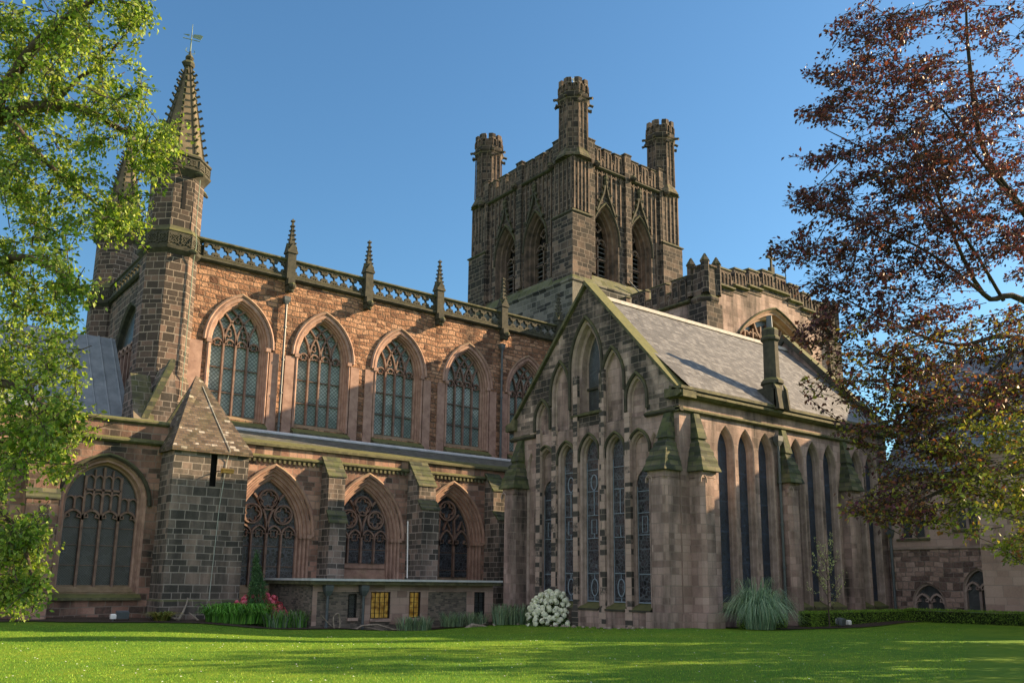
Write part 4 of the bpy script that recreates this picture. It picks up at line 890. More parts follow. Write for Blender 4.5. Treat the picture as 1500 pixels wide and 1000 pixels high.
# ================================================================== CROSSING TOWER
tower = thing('church_tower', (45, 50, 0), 'massive dark sandstone crossing tower with three battlemented corner turrets in view', 'tower')
TX, TY, TS = 39.3, 43.75, 11.6
TE, TN = FX(TX), FY(TY); TYE = 56.0; TXE = 50.35
EW = [48.0, 51.7]; NW_ = [42.5, 46.1]
def tw_arch(c): return arch(c, 1.35, 26.6, 29.3, 23.5)
mb = MB(); mb.plate(TE, [(TY, 15), (TYE, 15), (TYE, 32.4), (TY, 32.4)], [tw_arch(c) for c in EW]); mb.plate(TN, [(TX, 15), (TXE, 15), (TXE, 32.4), (TX, 32.4)], [tw_arch(c) for c in NW_])
mb.box(TX+1.2, TXE-1.2, TYE-0.4, TYE, 15, 32.4); mb.box(TXE-0.4, TXE, TY+1.2, TYE-0.4, 15, 32.4); mb.box(TX+0.5, TXE-0.5, TY+0.5, TYE-0.5, 32.0, 32.2); mb.build('wall', 'tower', tower)
for F, c in [(TE, c) for c in EW]+[(TN, c) for c in NW_]:
    zb = 23.5
    w = moulding(F, c, 1.35, 26.6, 29.3, [(0, 0, zb), (0.06, 0.14, zb), (0.14, 0.1, zb), (0.18, 0.34, zb), (0.26, 0.4, zb), (0.34, 0.36, zb), (0.38, 0.64, zb), (0.46, 0.7, zb), (0.5, 1.05, zb)]).build('window', 'tower_trim', tower)
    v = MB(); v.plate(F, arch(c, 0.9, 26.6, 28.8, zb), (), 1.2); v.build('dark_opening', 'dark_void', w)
    t = MB(); t.bar(F, [(c, zb), (c, 27.0)], 0.14, 0.8, 1.0); light_heads(t, F, c, 0.82, 2, 26.4, 0.12, 0.8, 1.0, 1.2)
    t.bar(F, foil((c, 27.75), 0.36, 4, 6), 0.1, 0.8, 1.0, True); t.bar(F, [(c-0.85, 25.3), (c+0.85, 25.3)], 0.14, 0.8, 1.0); t.build('tracery', 'tower_trim', w)
    l = MB()
    for i in range(9):
        z = 23.7+i*0.36
        for q in (-1, 1):
            if abs(z-25.3) > 0.05: l.add([F(c+q*0.44-0.36, 0.88, z), F(c+q*0.44+0.36, 0.88, z), F(c+q*0.44+0.36, 1.14, z+0.2), F(c+q*0.44-0.36, 1.14, z+0.2), F(c+q*0.44-0.36, 0.88, z+0.03), F(c+q*0.44+0.36, 0.88, z+0.03), F(c+q*0.44+0.36, 1.14, z+0.23), F(c+q*0.44-0.36, 1.14, z+0.23)], [(0, 1, 2, 3), (4, 5, 6, 7), (0, 1, 5, 4)])
    l.build('louvres', 'louvre', w)
    hd = hood(F, c, 1.35, 26.6, 29.3, -0.14, 0.0, 0.16, 0.25)
    for q in (-1, 1):                                    # ogee gable over the arch with crockets and finial
        pts = [(c+q*0.95, 28.55), (c+q*0.62, 29.3), (c+q*0.3, 29.95), (c+q*0.14, 30.5), (c+q*0.05, 31.1)]
        hd.bar(F, pts, 0.12, -0.2, 0.03)
        for u, z in pts[:-1]: hd.blob(F(u+q*0.14, -0.16, z+0.15), 0.13, int(z*10), 5, 3)
    for z, r_ in ((31.0, 0.2), (31.3, 0.24), (31.55, 0.14)): hd.blob(F(c, -0.14, z), r_, int(z*7), 6, 4)
    hd.build('ogee_hood', 'dark', w)
# blind panelling
pn = MB()
for F, c0, c1, cs in ((TE, TY+1.9, TYE-1.9, EW), (TN, TX+1.9, TXE-1.9, NW_)):
    n = int((c1-c0)/0.48)
    for i in range(n+1):
        u = c0+(c1-c0)*i/n
        lo = 23.6
        for c in cs:
            if abs(u-c) < 1.62: lo = 29.5 if abs(u-c) > 0.25 else 31.7
            if 0.25 < abs(u-c) < 1.62: lo = 29.9-abs(u-c)*1.2
        pn.fbox(F, u-0.055, u+0.055, -0.09, 0.04, lo, 31.9)
        if i < n: pn.bar(F, arch(u+(c1-c0)/n/2, (c1-c0)/n/2, 31.35, 31.75, 31.3, 0, 4)[1:-1], 0.07, -0.07, 0.03)
pn.build('blind_panelling', 'tower_trim', tower)
# corner piers with setbacks; the pier at the near corner carries a lit face
def corner(x0, x1, y0, y1, sx, sy):
    b = MB()
    for e, z0, z1 in ((0.34, 21.5, 27.75), (0.18, 27.95, 32.2)):
        b.box(x0-e*(sx < 0)-0.0, x1+e*(sx > 0), y0-e*(sy < 0), y1+e*(sy > 0), z0, z1)
    b = b.build('corner_pier', 'tower', tower)
    for e, z in ((0.34, 27.72), (0.18, 32.15)):
        s = MB()
        X0, X1, Y0, Y1 = x0-e*(sx < 0), x1+e*(sx > 0), y0-e*(sy < 0), y1+e*(sy > 0)
        s.loft([[(X0-k, Y0-k, z+h), (X1+k, Y0-k, z+h), (X1+k, Y1+k, z+h), (X0-k, Y1+k, z+h)] for k, h in ((0, 0), (0.1, 0.06), (0.1, 0.14), (-0.15, 0.32))], True, True, True)
        s.build('string_course', 'dark', b)
    p = MB(); e = 0.18
    for k in range(5):
        v = x0-e*(sx < 0)+0.14+k*(x1-x0+e-0.28)/4; 
        if sy < 0: p.fbox(FY(y0-e), v-0.06, v+0.06, -0.07, 0.03, 28.1, 32.1)
        w_ = y0-e*(sy < 0)+0.14+k*(y1-y0+e-0.28)/4
        if sx < 0: p.fbox(FX(x0-e), w_-0.06, w_+0.06, -0.07, 0.03, 28.1, 32.1)
    if sx < 0 or sy < 0: p.build('pier_panelling', 'tower_trim', b)
    return b
w2 = 1.9
corner(TX, TX+1.5, TY, TY+w2, -1, -1); corner(TX, TX+w2, TYE-w2, TYE, -1, 1); corner(TXE-w2, TXE, TY, TY+w2, 1, -1); corner(TXE-w2, TXE, TYE-w2, TYE, 1, 1)
def tower_turret(cx, cy):
    b = MB(); b.oct(cx, cy, [(1.35, 32.2), (1.1, 32.75), (1.0, 33.0), (0.97, 36.9)])
    k = math.cos(math.pi/8)
    b = b.build('turret', 'tower', tower)
    r = MB()
    for i in range(8):
        a = (i+0.5)*math.pi/4; r.tube([(cx+1.06/k*math.cos(a), cy+1.06/k*math.sin(a), 32.9), (cx+1.03/k*math.cos(a), cy+1.03/k*math.sin(a), 36.8)], 0.05, 5)
        a2 = i*math.pi/4; n = (math.cos(a2), math.sin(a2)); F = FD((cx+n[0]*1.12, cy+n[1]*1.12), (-n[1], n[0]), (-n[0], -n[1]))
        r.tube([(cx+1.0*n[0], cy+1.0*n[1], 33.1), (cx+1.0*n[0], cy+1.0*n[1], 36.8)], 0.04, 5)
        for q in (-0.25, 0.25): r.bar(F, arch(q, 0.17, 37.9, 38.13, 37.55, 0, 4), 0.05, -0.05, 0.04)
    r.build('turret_ribs', 'tower_trim', b)
    c = MB(); c.oct(cx, cy, [(0.98, 36.7), (1.06, 36.85), (1.2, 37.1), (1.22, 37.22), (1.09, 37.3), (1.08, 37.35), (1.08, 38.15), (0.8, 38.17)])
    crenel_oct(c, cx, cy, 1.1, 38.13, 38.62, 0.3, 0.12)
    for i in range(8):
        a = (i+0.5)*math.pi/4
        c.tube([(cx+1.15*math.cos(a), cy+1.15*math.sin(a), 37.1), (cx+1.45*math.cos(a), cy+1.45*math.sin(a), 37.08), (cx+1.58*math.cos(a), cy+1.58*math.sin(a), 37.02)], [0.12, 0.1, 0.12], 5)
        if i % 2: c.tube([(cx+0.95*math.cos(a), cy+0.95*math.sin(a), 36.75), (cx+1.3*math.cos(a), cy+1.3*math.sin(a), 36.6), (cx+1.42*math.cos(a), cy+1.42*math.sin(a), 36.62)], [0.14, 0.12, 0.16], 5)
    c.build('turret_crown', 'tower', b)
    return b
tt = [tower_turret(TX+0.75, TY+0.75), tower_turret(TX+0.75, TYE-0.75), tower_turret(TXE-0.75, TY+0.75), tower_turret(TXE-0.75, TYE-0.75)]
v = MB(); v.tube([(TX+0.75, TY+0.75, 38.1), (TX+0.75, TY+0.75, 39.0)], 0.035, 6); v.blob((TX+0.75, TY+0.75, 39.05), 0.12, 1, 7, 4); v.build('lamp_finial', 'white', tt[0])
# embattled parapet
def battlement(F, u0, u1, z, parent, h0=0.95, h1=0.65, gap=0.42, mer=0.95, t=0.35, mat='tower', cope='dark', panel='tower_trim'):
    b = MB(); b.fbox(F, u0, u1, -0.04, t, z, z+h0); n = max(1, int(round((u1-u0-0)/(gap+mer)))); s = (u1-u0)/n
    c = MB(); p = MB()
    for i in range(n):
        a = u0+s*i+gap*0.5; e = u0+s*(i+1)-gap*0.5
        b.fbox(F, a, e, -0.04, t, z+h0-0.02, z+h0+h1); c.sweepu(F, [(-0.1, z+h0+h1), (-0.1, z+h0+h1+0.06), (t/2, z+h0+h1+0.16), (t+0.06, z+h0+h1+0.06), (t+0.06, z+h0+h1)], a-0.06, e+0.06)
        c.sweepu(F, [(-0.09, z+h0), (-0.09, z+h0+0.05), (t, z+h0+0.08), (t, z+h0)], a-gap+0.02, a-0.06)
        for q in (0.25, 0.75):
            v = a+(e-a)*q; hw = (e-a)*0.2; p.bar(F, arch(v, hw, z+h0+h1*0.45, z+h0+h1*0.8, z+0.12, 0, 4), 0.07, -0.09, -0.02)
        p.bar(F, arch(a-gap*0.5, gap*0.36, z+h0*0.55, z+h0*0.85, z+0.12, 0, 4), 0.07, -0.09, -0.02)
    course(c, F, u0, u1, z-0.24, 0.26, 0.26)
    b = b.build('battlement', mat, parent); c.build('coping', cope, b); p.build('panelling', panel, b); return b
for F, a, e in ((TE, TY+1.75, TYE-1.75), (TN, TX+1.75, TXE-1.75)):
    m = (a+e)/2
    for u0, u1 in ((a+0.1, m-0.36), (m+0.36, e-0.1)): battlement(F, u0, u1, 32.2, tower, 0.85, 0.72, 0.36, 0.85)
    mb = MB()
    for u in (a-0.05, m, e+0.05):
        mb.fbox(F, u-0.34, u+0.34, -0.2, 0.3, 31.9, 34.0); mb.fbox(F, u-0.3, u+0.3, -0.22, 0.05, 23.6, 31.9); mb.blob(F(u+0.3, -0.45, 32.1), 0.26, 3, 6, 4)
        mb.loft([[F(u+q*k, d*k2, 34.0+h) for q, d in ((-1, -0.2), (1, -0.2), (1, 0.3), (-1, 0.3))] for k, k2, h in ((0.4, 1.2, 0), (0.4, 1.2, 0.08), (0.2, 0.5, 0.2))], True, True, True)
    mb.build('pilaster', 'tower', tower)
# sloping base
mb = MB(); mb.loft([[(TX-k, TY-k, z), (TXE+k, TY-k, z), (TXE+k, TYE+k, z), (TX-k, TYE+k, z)] for k, z in ((0.5, 15), (0.5, 22.45), (0.58, 22.5), (0.58, 22.6), (0.02, 23.48))]); mb.build('sloped_base', 'tower_base', tower)
v = MB(); v.tube([(44.2, TY-0.75, 23.5), (45.6, TY-0.75, 22.7), (45.6, TY-0.75, 21.0)], 0.06, 6); v.build('rain_pipe', 'iron', tower)

# ================================================================== NORTH TRANSEPT
tr = thing('church_transept', (47.7, 36, 0), 'embattled red sandstone transept with a broad low arched window behind the tiled roof', 'transept')
XT, YT, XTE = 40.6, 33.0, 54.8; TRE, TRN = FX(XT), FY(YT); TC = 47.7
mb = MB(); mb.plate(TRE, [(YT, 0), (TY-0.6, 0), (TY-0.6, 19.1), (YT, 19.1)])
mb.plate(TRN, [(XT, 0), (XTE, 0), (XTE, 19.3), (TC, 20.7), (XT, 19.3)], [arch(TC, 3.9, 17.3, 19.6, 10)]); mb.box(XTE-0.4, XTE, YT+0.4, TY, 0, 19.1); mb.build('wall', 'chapter', tr)
w = moulding(TRN, TC, 3.9, 17.3, 19.6, [(0, 0, 10), (0.15, 0.15, 10), (0.3, 0.1, 10), (0.35, 0.45, 10), (0.5, 0.5, 10), (0.55, 0.9, 10)]).build('window', 'trim', tr)
p = MB(); p.plate(TRN, arch(TC, 3.4, 17.3, 19.15, 10), (), 0.85); p.build('glass', 'g_stain', w)
t = MB()
for k in range(-3, 4): t.bar(TRN, [(TC+k*0.84, 10), (TC+k*0.84, 18.7-abs(k)*0.3)], 0.12, 0.6, 0.88)
for z in (16.6, 17.6): light_heads(t, TRN, TC, 3.36, 8 if z < 17 else 16, z, 0.09, 0.62, 0.88)
for q in (-1, 1): t.bar(TRN, [(TC, 16.8), (TC+q*1.2, 17.9), (TC+q*1.7, 18.9)], 0.14, 0.6, 0.88)
t.build('tracery', 'tracery', w); hood(TRN, TC, 3.9, 17.3, 19.6, -0.14, -0.02, 0.12).build('hood_mould', 'dark', w)
battlement(TRE, YT+1.2, TY-0.7, 19.1, tr, 0.8, 0.75, 0.5, 1.35, mat='tower', panel='tower_trim', cope='moss')
def raked(u0, u1, z0, z1, n):                            # stepped battlements of the low gable
    b = MB(); c = MB(); p = MB()
    for i in range(n):
        a = u0+(u1-u0)*i/n; e = u0+(u1-u0)*(i+1)/n; z = z0+(z1-z0)*(i+0.5)/n; g_ = 0.2*(1 if u1 > u0 else -1)
        b.fbox(TRN, min(a, e), max(a, e), -0.04, 0.35, z-0.6, z+0.45); b.fbox(TRN, min(a+g_, e-g_), max(a+g_, e-g_), -0.04, 0.35, z+0.4, z+1.0)
        c.fbox(TRN, min(a+g_, e-g_)-0.05, max(a+g_, e-g_)+0.05, -0.1, 0.4, z+1.0, z+1.1)
        c.sweepu(TRN, [(0.05, z-0.3), (-0.25, z-0.2), (-0.25, z-0.1), (0.05, z)], min(a, e), max(a, e))
        for q in (0.26, 0.5, 0.74): v = a+(e-a)*q; p.bar(TRN, arch(v, 0.16, z+0.6, z+0.82, z+0.1, 0, 4), 0.07, -0.09, -0.02)
    b = b.build('battlement', 'tower', tr); c.build('coping', 'moss', b); p.build('panelling', 'tower_trim', b)
raked(XT+1.2, TC, 20.0, 21.2, 4); raked(XTE-1.2, TC, 20.0, 21.2, 4)
for x, y in ((XT+0.5, YT+0.5), (XTE-0.5, YT+0.5)):
    b = MB(); b.box(x-0.75, x+0.75, y-0.75, y+0.75, 0, 18.6); b.oct(x, y, [(0.75, 18.6), (0.85, 18.8), (0.85, 18.95), (0.7, 19.1), (0.68, 20.9), (0.78, 20.95), (0.78, 21.05), (0.4, 21.2)])
    for q in (-1, 1):
        for r_ in (-1, 1): b.oct(x+q*0.55, y+r_*0.55, [(0.24, 19.2), (0.24, 21.2), (0.3, 21.25), (0.05, 21.75)], 6)
    b.build('corner_turret', 'tower', tr)
c = MB(); z = 22.5; c.fbox(TRN, TC-0.18, TC+0.18, 0, 0.3, 21.2, 22.6); c.fbox(TRN, TC-0.07, TC+0.07, 0.08, 0.2, 22.5, 23.9); c.fbox(TRN, TC-0.42, TC+0.42, 0.08, 0.2, 23.2, 23.34)
for u, v_ in ((-.42, 23.27), (.42, 23.27), (0, 23.92)): c.blob(TRN(TC+u, 0.14, v_), 0.13, 2, 6, 4)
c.build('gable_cross', 'dark', tr)
mb = MB(); mb.add([(XT+0.4, YT+0.4, 19.2), (XTE-0.4, YT+0.4, 19.2), (TC, YT+0.4, 20.6), (XT+0.4, TY, 19.2), (XTE-0.4, TY, 19.2), (TC, TY, 20.6)], [(0, 2, 5, 3), (2, 1, 4, 5)]); mb.build('roof', 'lead', tr)

# ================================================================== RANGE on the west side (facing east) and the projecting house
rg = thing('monastery_range', (44, 20, 0), 'rough stone monastic range with blue slate roof and arched ground-floor windows', 'building')
XR = 41.15; RF = FX(XR); ry0, ry1 = 17.7, 22.65
low = [(20.85, 0.78, 0.9, 1.82, 0.15), (18.5, 0.72, 1.5, 2.5, 0.1)]
ups = [(21.35, 3.95, 5.55, 0.62), (18.75, 4.3, 5.6, 0.5)]
mb = MB(); mb.plate(RF, [(ry0, -0.5), (ry1, -0.5), (ry1, 3.4), (ry0, 3.4)], [arch(c, a, zs, za, zb) for c, a, zs, za, zb in low]); mb.build('lower_wall', 'range', rg)
mb = MB(); mb.plate(RF, [(ry0, 3.4), (ry1, 3.4), (ry1, 6.75), (ry0, 6.75)], [[(c-h, z0), (c+h, z0), (c+h, z1), (c-h, z1)] for c, z0, z1, h in ups]); mb.build('upper_wall', 'pink', rg)
for c, a, zs, za, zb in low:
    w = moulding(RF, c, a, zs, za, [(0, 0, zb), (0.05, 0.08, zb), (0.1, 0.1, zb), (0.12, 0.3, zb)]).build('window', 'trim_grey', rg)
    p = MB(); p.plate(RF, arch(c, a-0.1, zs, za-0.08, zb), (), 0.26); p.build('glass', 'g_wire', w)
    t = MB(); t.bar(RF, [(c, zb), (c, zs)], 0.12, 0.1, 0.28); light_heads(t, RF, c, a-0.1, 2, zs-0.05, 0.09, 0.1, 0.28, 1.25); t.build('tracery', 'trim_grey', w)
    s = MB(); s.bar(RF, [(c-a+0.1, 0.5), (c+a-0.1, 0.5)], 0.05, 0.2, 0.28); s.build('saddle_bar', 'lead_came', w)
for c, z0, z1, h in ups:
    f = MB()
    for q in (-1, 0, 1): f.bar(RF, [(c+q*h, z0), (c+q*h, z1)], 0.13, 0.02, 0.2)
    f.bar(RF, [(c-h, z1), (c+h, z1)], 0.13, 0.02, 0.2)
    f = f.build('window', 'trim_grey', rg); p = MB(); p.fbox(RF, c-h, c+h, 0.15, 0.18, z0, z1); p.build('glass', 'g_wire', f)
    s = MB(); s.sweepu(RF, [(0.2, z0-0.16), (-0.1, z0-0.14), (-0.1, z0-0.06), (0.2, z0+0.02)], c-h-0.2, c+h+0.2); s.build('sill', 'moss', f)
    for q in (-0.5, 0.5):
        hd_ = MB(); hd_.bar(RF, arch(c+q*h, h*0.45, z1-0.28, z1-0.06, z1-0.4, 0, 5)[1:-1], 0.08, 0.03, 0.18); hd_.build('light_head', 'trim_grey', f)
mb = MB(); course(mb, RF, ry0, ry1, 3.36, 0.12, 0.08); mb.build('string_course', 'trim_grey', rg)
mb = MB(); course(mb, RF, 10, ry1+0.1, 6.68, 0.3, 0.28, 0.4); mb.build('eaves_gutter', 'moss', rg)
mb = MB(); mb.add([(XR-0.25, ry1+0.05, 6.95), (XR-0.25, 8, 6.95), (46.8, 8, 13.6), (46.8, ry1+0.05, 13.6), (52.5, ry1+0.05, 6.9), (52.5, 8, 6.9)], [(0, 1, 2, 3), (3, 2, 5, 4), (0, 3, 4)]); mb.box(XR+0.3, 52.3, 8.2, ry1, -0.5, 6.8); mb.build('roof', 'blue_slate', rg)
mb = MB(); mb.fbox(RF, 20.9, 21.6, -0.02, 0.4, 8.0, 8.9); 
downpipe(rg, XR-0.14, ry1-0.22, 0.1, 4.0, 0.07); downpipe(rg, XR-0.14, ry1-0.24, 4.3, 6.4, 0.06, False)
hs = thing('stone_house', (40.6, 14, 0), 'smooth pink sandstone house end jutting out beside the rough stone range', 'building')
mb = MB(); mb.plate(FX(39.9), [(9, -0.5), (ry0+0.02, -0.5), (ry0+0.02, 7.6), (9, 7.6)], [[(14.0, 3.8), (14.9, 3.8), (14.9, 5.6), (14.0, 5.6)]]); mb.plate(FY(ry0+0.02), [(39.9, -0.5), (41.6, -0.5), (41.6, 7.6), (39.9, 7.6)]); mb.build('wall', 'pink', hs)
mb = MB(); mb.fbox(FX(39.9), 13.95, 14.95, 0.15, 0.2, 3.75, 5.65); wf = mb.build('window', 'g_wire', hs)
mb = MB()
for u in (14.0, 14.45, 14.9): mb.bar(FX(39.9), [(u, 3.8), (u, 5.6)], 0.1, 0.0, 0.18)
mb.build('frame', 'trim_grey', wf)
mb = MB(); mb.add([(39.6, 9, 7.6), (39.6, ry0+0.3, 7.6), (45.2, ry0+0.3, 12.6), (45.2, 9, 12.6), (51, ry0+0.3, 7.6), (51, 9, 7.6)], [(0, 1, 2, 3), (3, 2, 4, 5), (1, 4, 2)]); mb.sweepu(FX(39.9), [(0.1, 7.5), (-0.25, 7.5), (-0.25, 7.68), (0.1, 7.7)], 9, ry0+0.2); mb.build('roof', 'blue_slate', hs)

mb = MB(); mb.box(45.4, 46.8, 10.5, 12.1, 10, 19.2); mb.box(45.3, 46.9, 10.4, 12.2, 18.6, 18.9)  # unseen stack, added and sized to lay a stripe of shade on the lawn
mb = mb.build('chimney', 'brick', hs)
for k in (10.9, 11.7): c = MB(); c.oct(46.1, k, [(0.22, 19.2), (0.2, 19.9), (0.25, 20.0)]); c.build('chimney_pot', 'pink', mb)

# ================================================================== PLANTS
def np_mesh(name, V, Fq, mat, parent=None, col=None, smooth=False):
    "V (n,3), Fq (m,k) faces, col (n,3)"
    me = bpy.data.meshes.new(name); n, k = Fq.shape
    me.vertices.add(len(V)); me.vertices.foreach_set('co', V.astype(np.float32).ravel())
    me.loops.add(n*k); me.loops.foreach_set('vertex_index', Fq.astype(np.int32).ravel())
    me.polygons.add(n); me.polygons.foreach_set('loop_start', np.arange(0, n*k, k, dtype=np.int32))
    if smooth: me.polygons.foreach_set('use_smooth', np.ones(n, bool))
    me.update(calc_edges=True); me.validate()
    if col is not None:
        a = me.color_attributes.new('Col', 'FLOAT_COLOR', 'POINT')
        a.data.foreach_set('color', np.concatenate([col, np.ones((len(col), 1))], 1).astype(np.float32).ravel())
    o = bpy.data.objects.new(name, me); COL.objects.link(o); me.materials.append(M[mat])
    if parent is not None:
        o.parent = parent
        if parent.type == 'EMPTY': o.location = -parent.location
    return o
def unit(a): return a/np.maximum(np.linalg.norm(a, axis=-1, keepdims=True), 1e-9)
def leaf_quads(P, D, N, L, W, fold=0.25):
    "leaf blades: base P, axis D, face normal N, length L, width W"
    D = unit(D); S = unit(np.cross(D, N)); N = np.cross(S, D)
    L = L[:, None]; W = W[:, None]
    a = P; b = P+D*L*0.45+S*W*0.5+N*W*fold*0.5; c = P+D*L-N*L*0.1; d = P+D*L*0.45-S*W*0.5+N*W*fold*0.5
    V = np.stack([a, b, c, d], 1).reshape(-1, 3); n = len(P)
    i = np.arange(n)[:, None]*4
    F = np.concatenate([i+np.array([[0, 1, 2]]), i+np.array([[0, 2, 3]])], 1).reshape(-1, 3)
    return V, F
def pick(cols, n, jitter=0.25):
    cols = np.array(cols)*2.0; c = cols[rng.integers(0, len(cols), n)]
    return np.clip(c*(1+jitter*rng.normal(size=(n, 1))), 0.004, 1)
class Tree:
    "limbs -> branches -> twigs that carry leaves"
    def __init__(s): s.w = MB(); s.A = np.zeros((20000, 4)); s.n = 0; s.P = []; s.D = []; s.C = []; s.L = []
    def node(s, p, r): s.A[s.n] = (p[0], p[1], p[2], r); s.n += 1
    def limb(s, pts, r0, r1, n=8):
        P = [Vector(p) for p in pts]; fine = []
        for i in range(len(P)-1):
            for k in range(5):
                t = k/5; p0 = P[max(i-1, 0)]; p1 = P[i]; p2 = P[i+1]; p3 = P[min(i+2, len(P)-1)]
                fine.append(0.5*((2*p1)+(p2-p0)*t+(2*p0-5*p1+4*p2-p3)*t*t+(3*p1-p0-3*p2+p3)*t**3))
        fine.append(P[-1]); m = len(fine)
        rad = [r0+(r1-r0)*(i/(m-1))**0.8 for i in range(m)]
        s.w.tube(fine, rad, n)
        for p, r in zip(fine, rad): s.node(p, r)
    def nearest(s, p):
        A = s.A[:s.n]; d = np.linalg.norm(A[:, :3]-np.array(p), axis=1); i = int(d.argmin()); return (Vector(A[i, :3].tolist()), float(A[i, 3])), float(d[i])
    def ordered(s, pts): return sorted(pts, key=lambda p: s.nearest(p)[1])
    def spray(s, tip, length, n, spread, cols, leaf=0.07, droop=0.15, heading=None, flat=0.0, wid=0.62, wood=True, twigs=5):
        "a leafy spray that ends at tip and grows from the nearest wood"
        (q, r), dist = s.nearest(tip); tip = Vector(tip)
        if heading is None: heading = (tip-q)
        h = heading.normalized() if heading.length > 1e-6 else Vector((1, 0, 0))
        base = tip-h*length
        if wood and s.n < 19000:
            for t_ in (0.0, 0.5, 0.9): s.node(base+h*length*t_, 0.008)
        if wood:
            mid = (q+base)/2+Vector((rng.normal(size=3)*0.08*dist).tolist())
            if dist > length*0.6: s.w.tube([q, mid, base], [min(r*0.6, 0.008+0.006*float(dist)), 0.007+0.002*float(dist), 0.005], 5, False)
            s.w.tube([base, base+h*length*0.5, tip], [0.005, 0.004, 0.002], 4, False)
        for k in range(twigs):
            t0 = float(rng.uniform(0.1, 0.9)); d = Vector(rng.normal(size=3)); d = (d-d.project(h)).normalized()
            if flat: d.z *= (1-flat); d.normalize()
            e = (h*float(rng.uniform(0.5, 1.0))+d*float(rng.uniform(0.3, 0.9))).normalized()*spread*float(rng.uniform(0.7, 1.6))
            e.z -= droop*spread
            b0 = base+h*length*t0
            if wood: s.w.tube([b0, b0+e], [0.003, 0.0015], 3, False)
            m = max(2, n//(twigs+1)); t = rng.uniform(0.05, 1.05, m)[:, None]
            pos = np.array(b0)+np.array(e)*t+rng.normal(size=(m, 3))*0.03
            dr = unit(np.array(e.normalized())[None]*0.9+rng.normal(size=(m, 3))*0.6); dr[:, 2] -= droop
            s.P.append(pos); s.D.append(dr); s.C.append(pick(cols, m)); s.L.append(rng.uniform(0.5, 1.4, m)*leaf)
        m = max(2, n//(twigs+1)); t = rng.uniform(0.0, 1.02, m)[:, None]
        s.P.append(np.array(base)+np.array(h)*length*t+rng.normal(size=(m, 3))*0.035); s.D.append(unit(np.array(h)[None]+rng.normal(size=(m, 3))*0.6)); s.C.append(pick(cols, m)); s.L.append(rng.uniform(0.5, 1.4, m)*leaf)
    def finish(s, th, bark, leafmat='leaf', wid=0.6, up=0.8, crown='crown', trunk='trunk'):
        s.w.build(trunk, bark, th, True)
        P = np.concatenate(s.P); D = np.concatenate(s.D); C = np.concatenate(s.C); L = np.concatenate(s.L)
        N = unit(rng.normal(size=P.shape)*0.75+np.array([0, 0, up]))
        V, F = leaf_quads(P, D, N, L, L*wid*rng.uniform(0.8, 1.2, len(L)))
        np_mesh(crown, V, F, leafmat, th, np.repeat(C, 4, 0)); return len(P)

RIGHT = np.array(_r); UPV = np.array(_u); FWD = np.array(_f)
def blob_points(blobs, k):
    "k random points per unit weight in a list of (px, py, rx, ry, depth, ddepth, weight)"
    o = []
    for px, py, rx, ry, dz, dd, w in blobs:
        for _ in range(int(k*w+0.5)):
            a = rng.uniform(0, 2*math.pi); r = math.sqrt(rng.uniform(0, 1))
            o.append(at(px+float(rx*r*math.cos(a)), py+float(ry*r*math.sin(a)), float(dz+rng.normal()*dd)))
    return o
# ------------------------------------------------------------------ the green tree on the left
GREEN = [(0.05, 0.095, 0.014), (0.07, 0.12, 0.016), (0.09, 0.14, 0.02), (0.125, 0.175, 0.035), (0.05, 0.085, 0.022), (0.15, 0.19, 0.05)]
tx, ty = -3.6, 10.2
gt = thing('broadleaf_tree', (tx, ty, 0), 'leafy light green tree reaching in over the chapel roof and spire', 'tree')
T = Tree()
T.limb([(tx, ty, -0.2), (tx+0.1, ty, 1.6), (tx+0.2, ty+0.1, 3.4), (tx+0.5, ty+0.1, 5.6), (tx+0.8, ty, 8.2)], 0.32, 0.09, 10)
fork = Vector((tx+0.2, ty+0.1, 3.2)); D0 = 10.0
T.limb([fork, at(-140, 330, 10), at(0, 140, 9.8), at(50, 70, 9.6), at(110, 18, 9.5), at(190, -30, 9.3)], 0.14, 0.02)
T.limb([fork, at(-120, 240, 10.3), at(10, 168, 10), at(75, 156, 9.8), at(125, 162, 9.6), at(170, 186, 9.5), at(215, 208, 9.3)], 0.13, 0.015)
T.limb([at(75, 156, 9.8), at(110, 120, 9.9), at(150, 90, 10), at(200, 30, 10)], 0.04, 0.01, 6)
T.limb([fork, at(-100, 420, 9.5), at(10, 380, 9.2), at(60, 385, 9), at(110, 420, 8.8)], 0.1, 0.012)
T.limb([fork, at(-120, 560, 9.2), at(0, 560, 8.8), at(60, 590, 8.6), at(105, 630, 8.5)], 0.09, 0.012)
T.limb([Vector((tx, ty, 2.6)), at(-120, 640, 9.0), at(-20, 720, 8.6), at(30, 790, 8.3), at(50, 860, 8.2)], 0.08, 0.01)
T.limb([at(10, 168, 10), at(60, 230, 9.7), at(130, 290, 9.5), at(180, 320, 9.3)], 0.05, 0.01, 6)
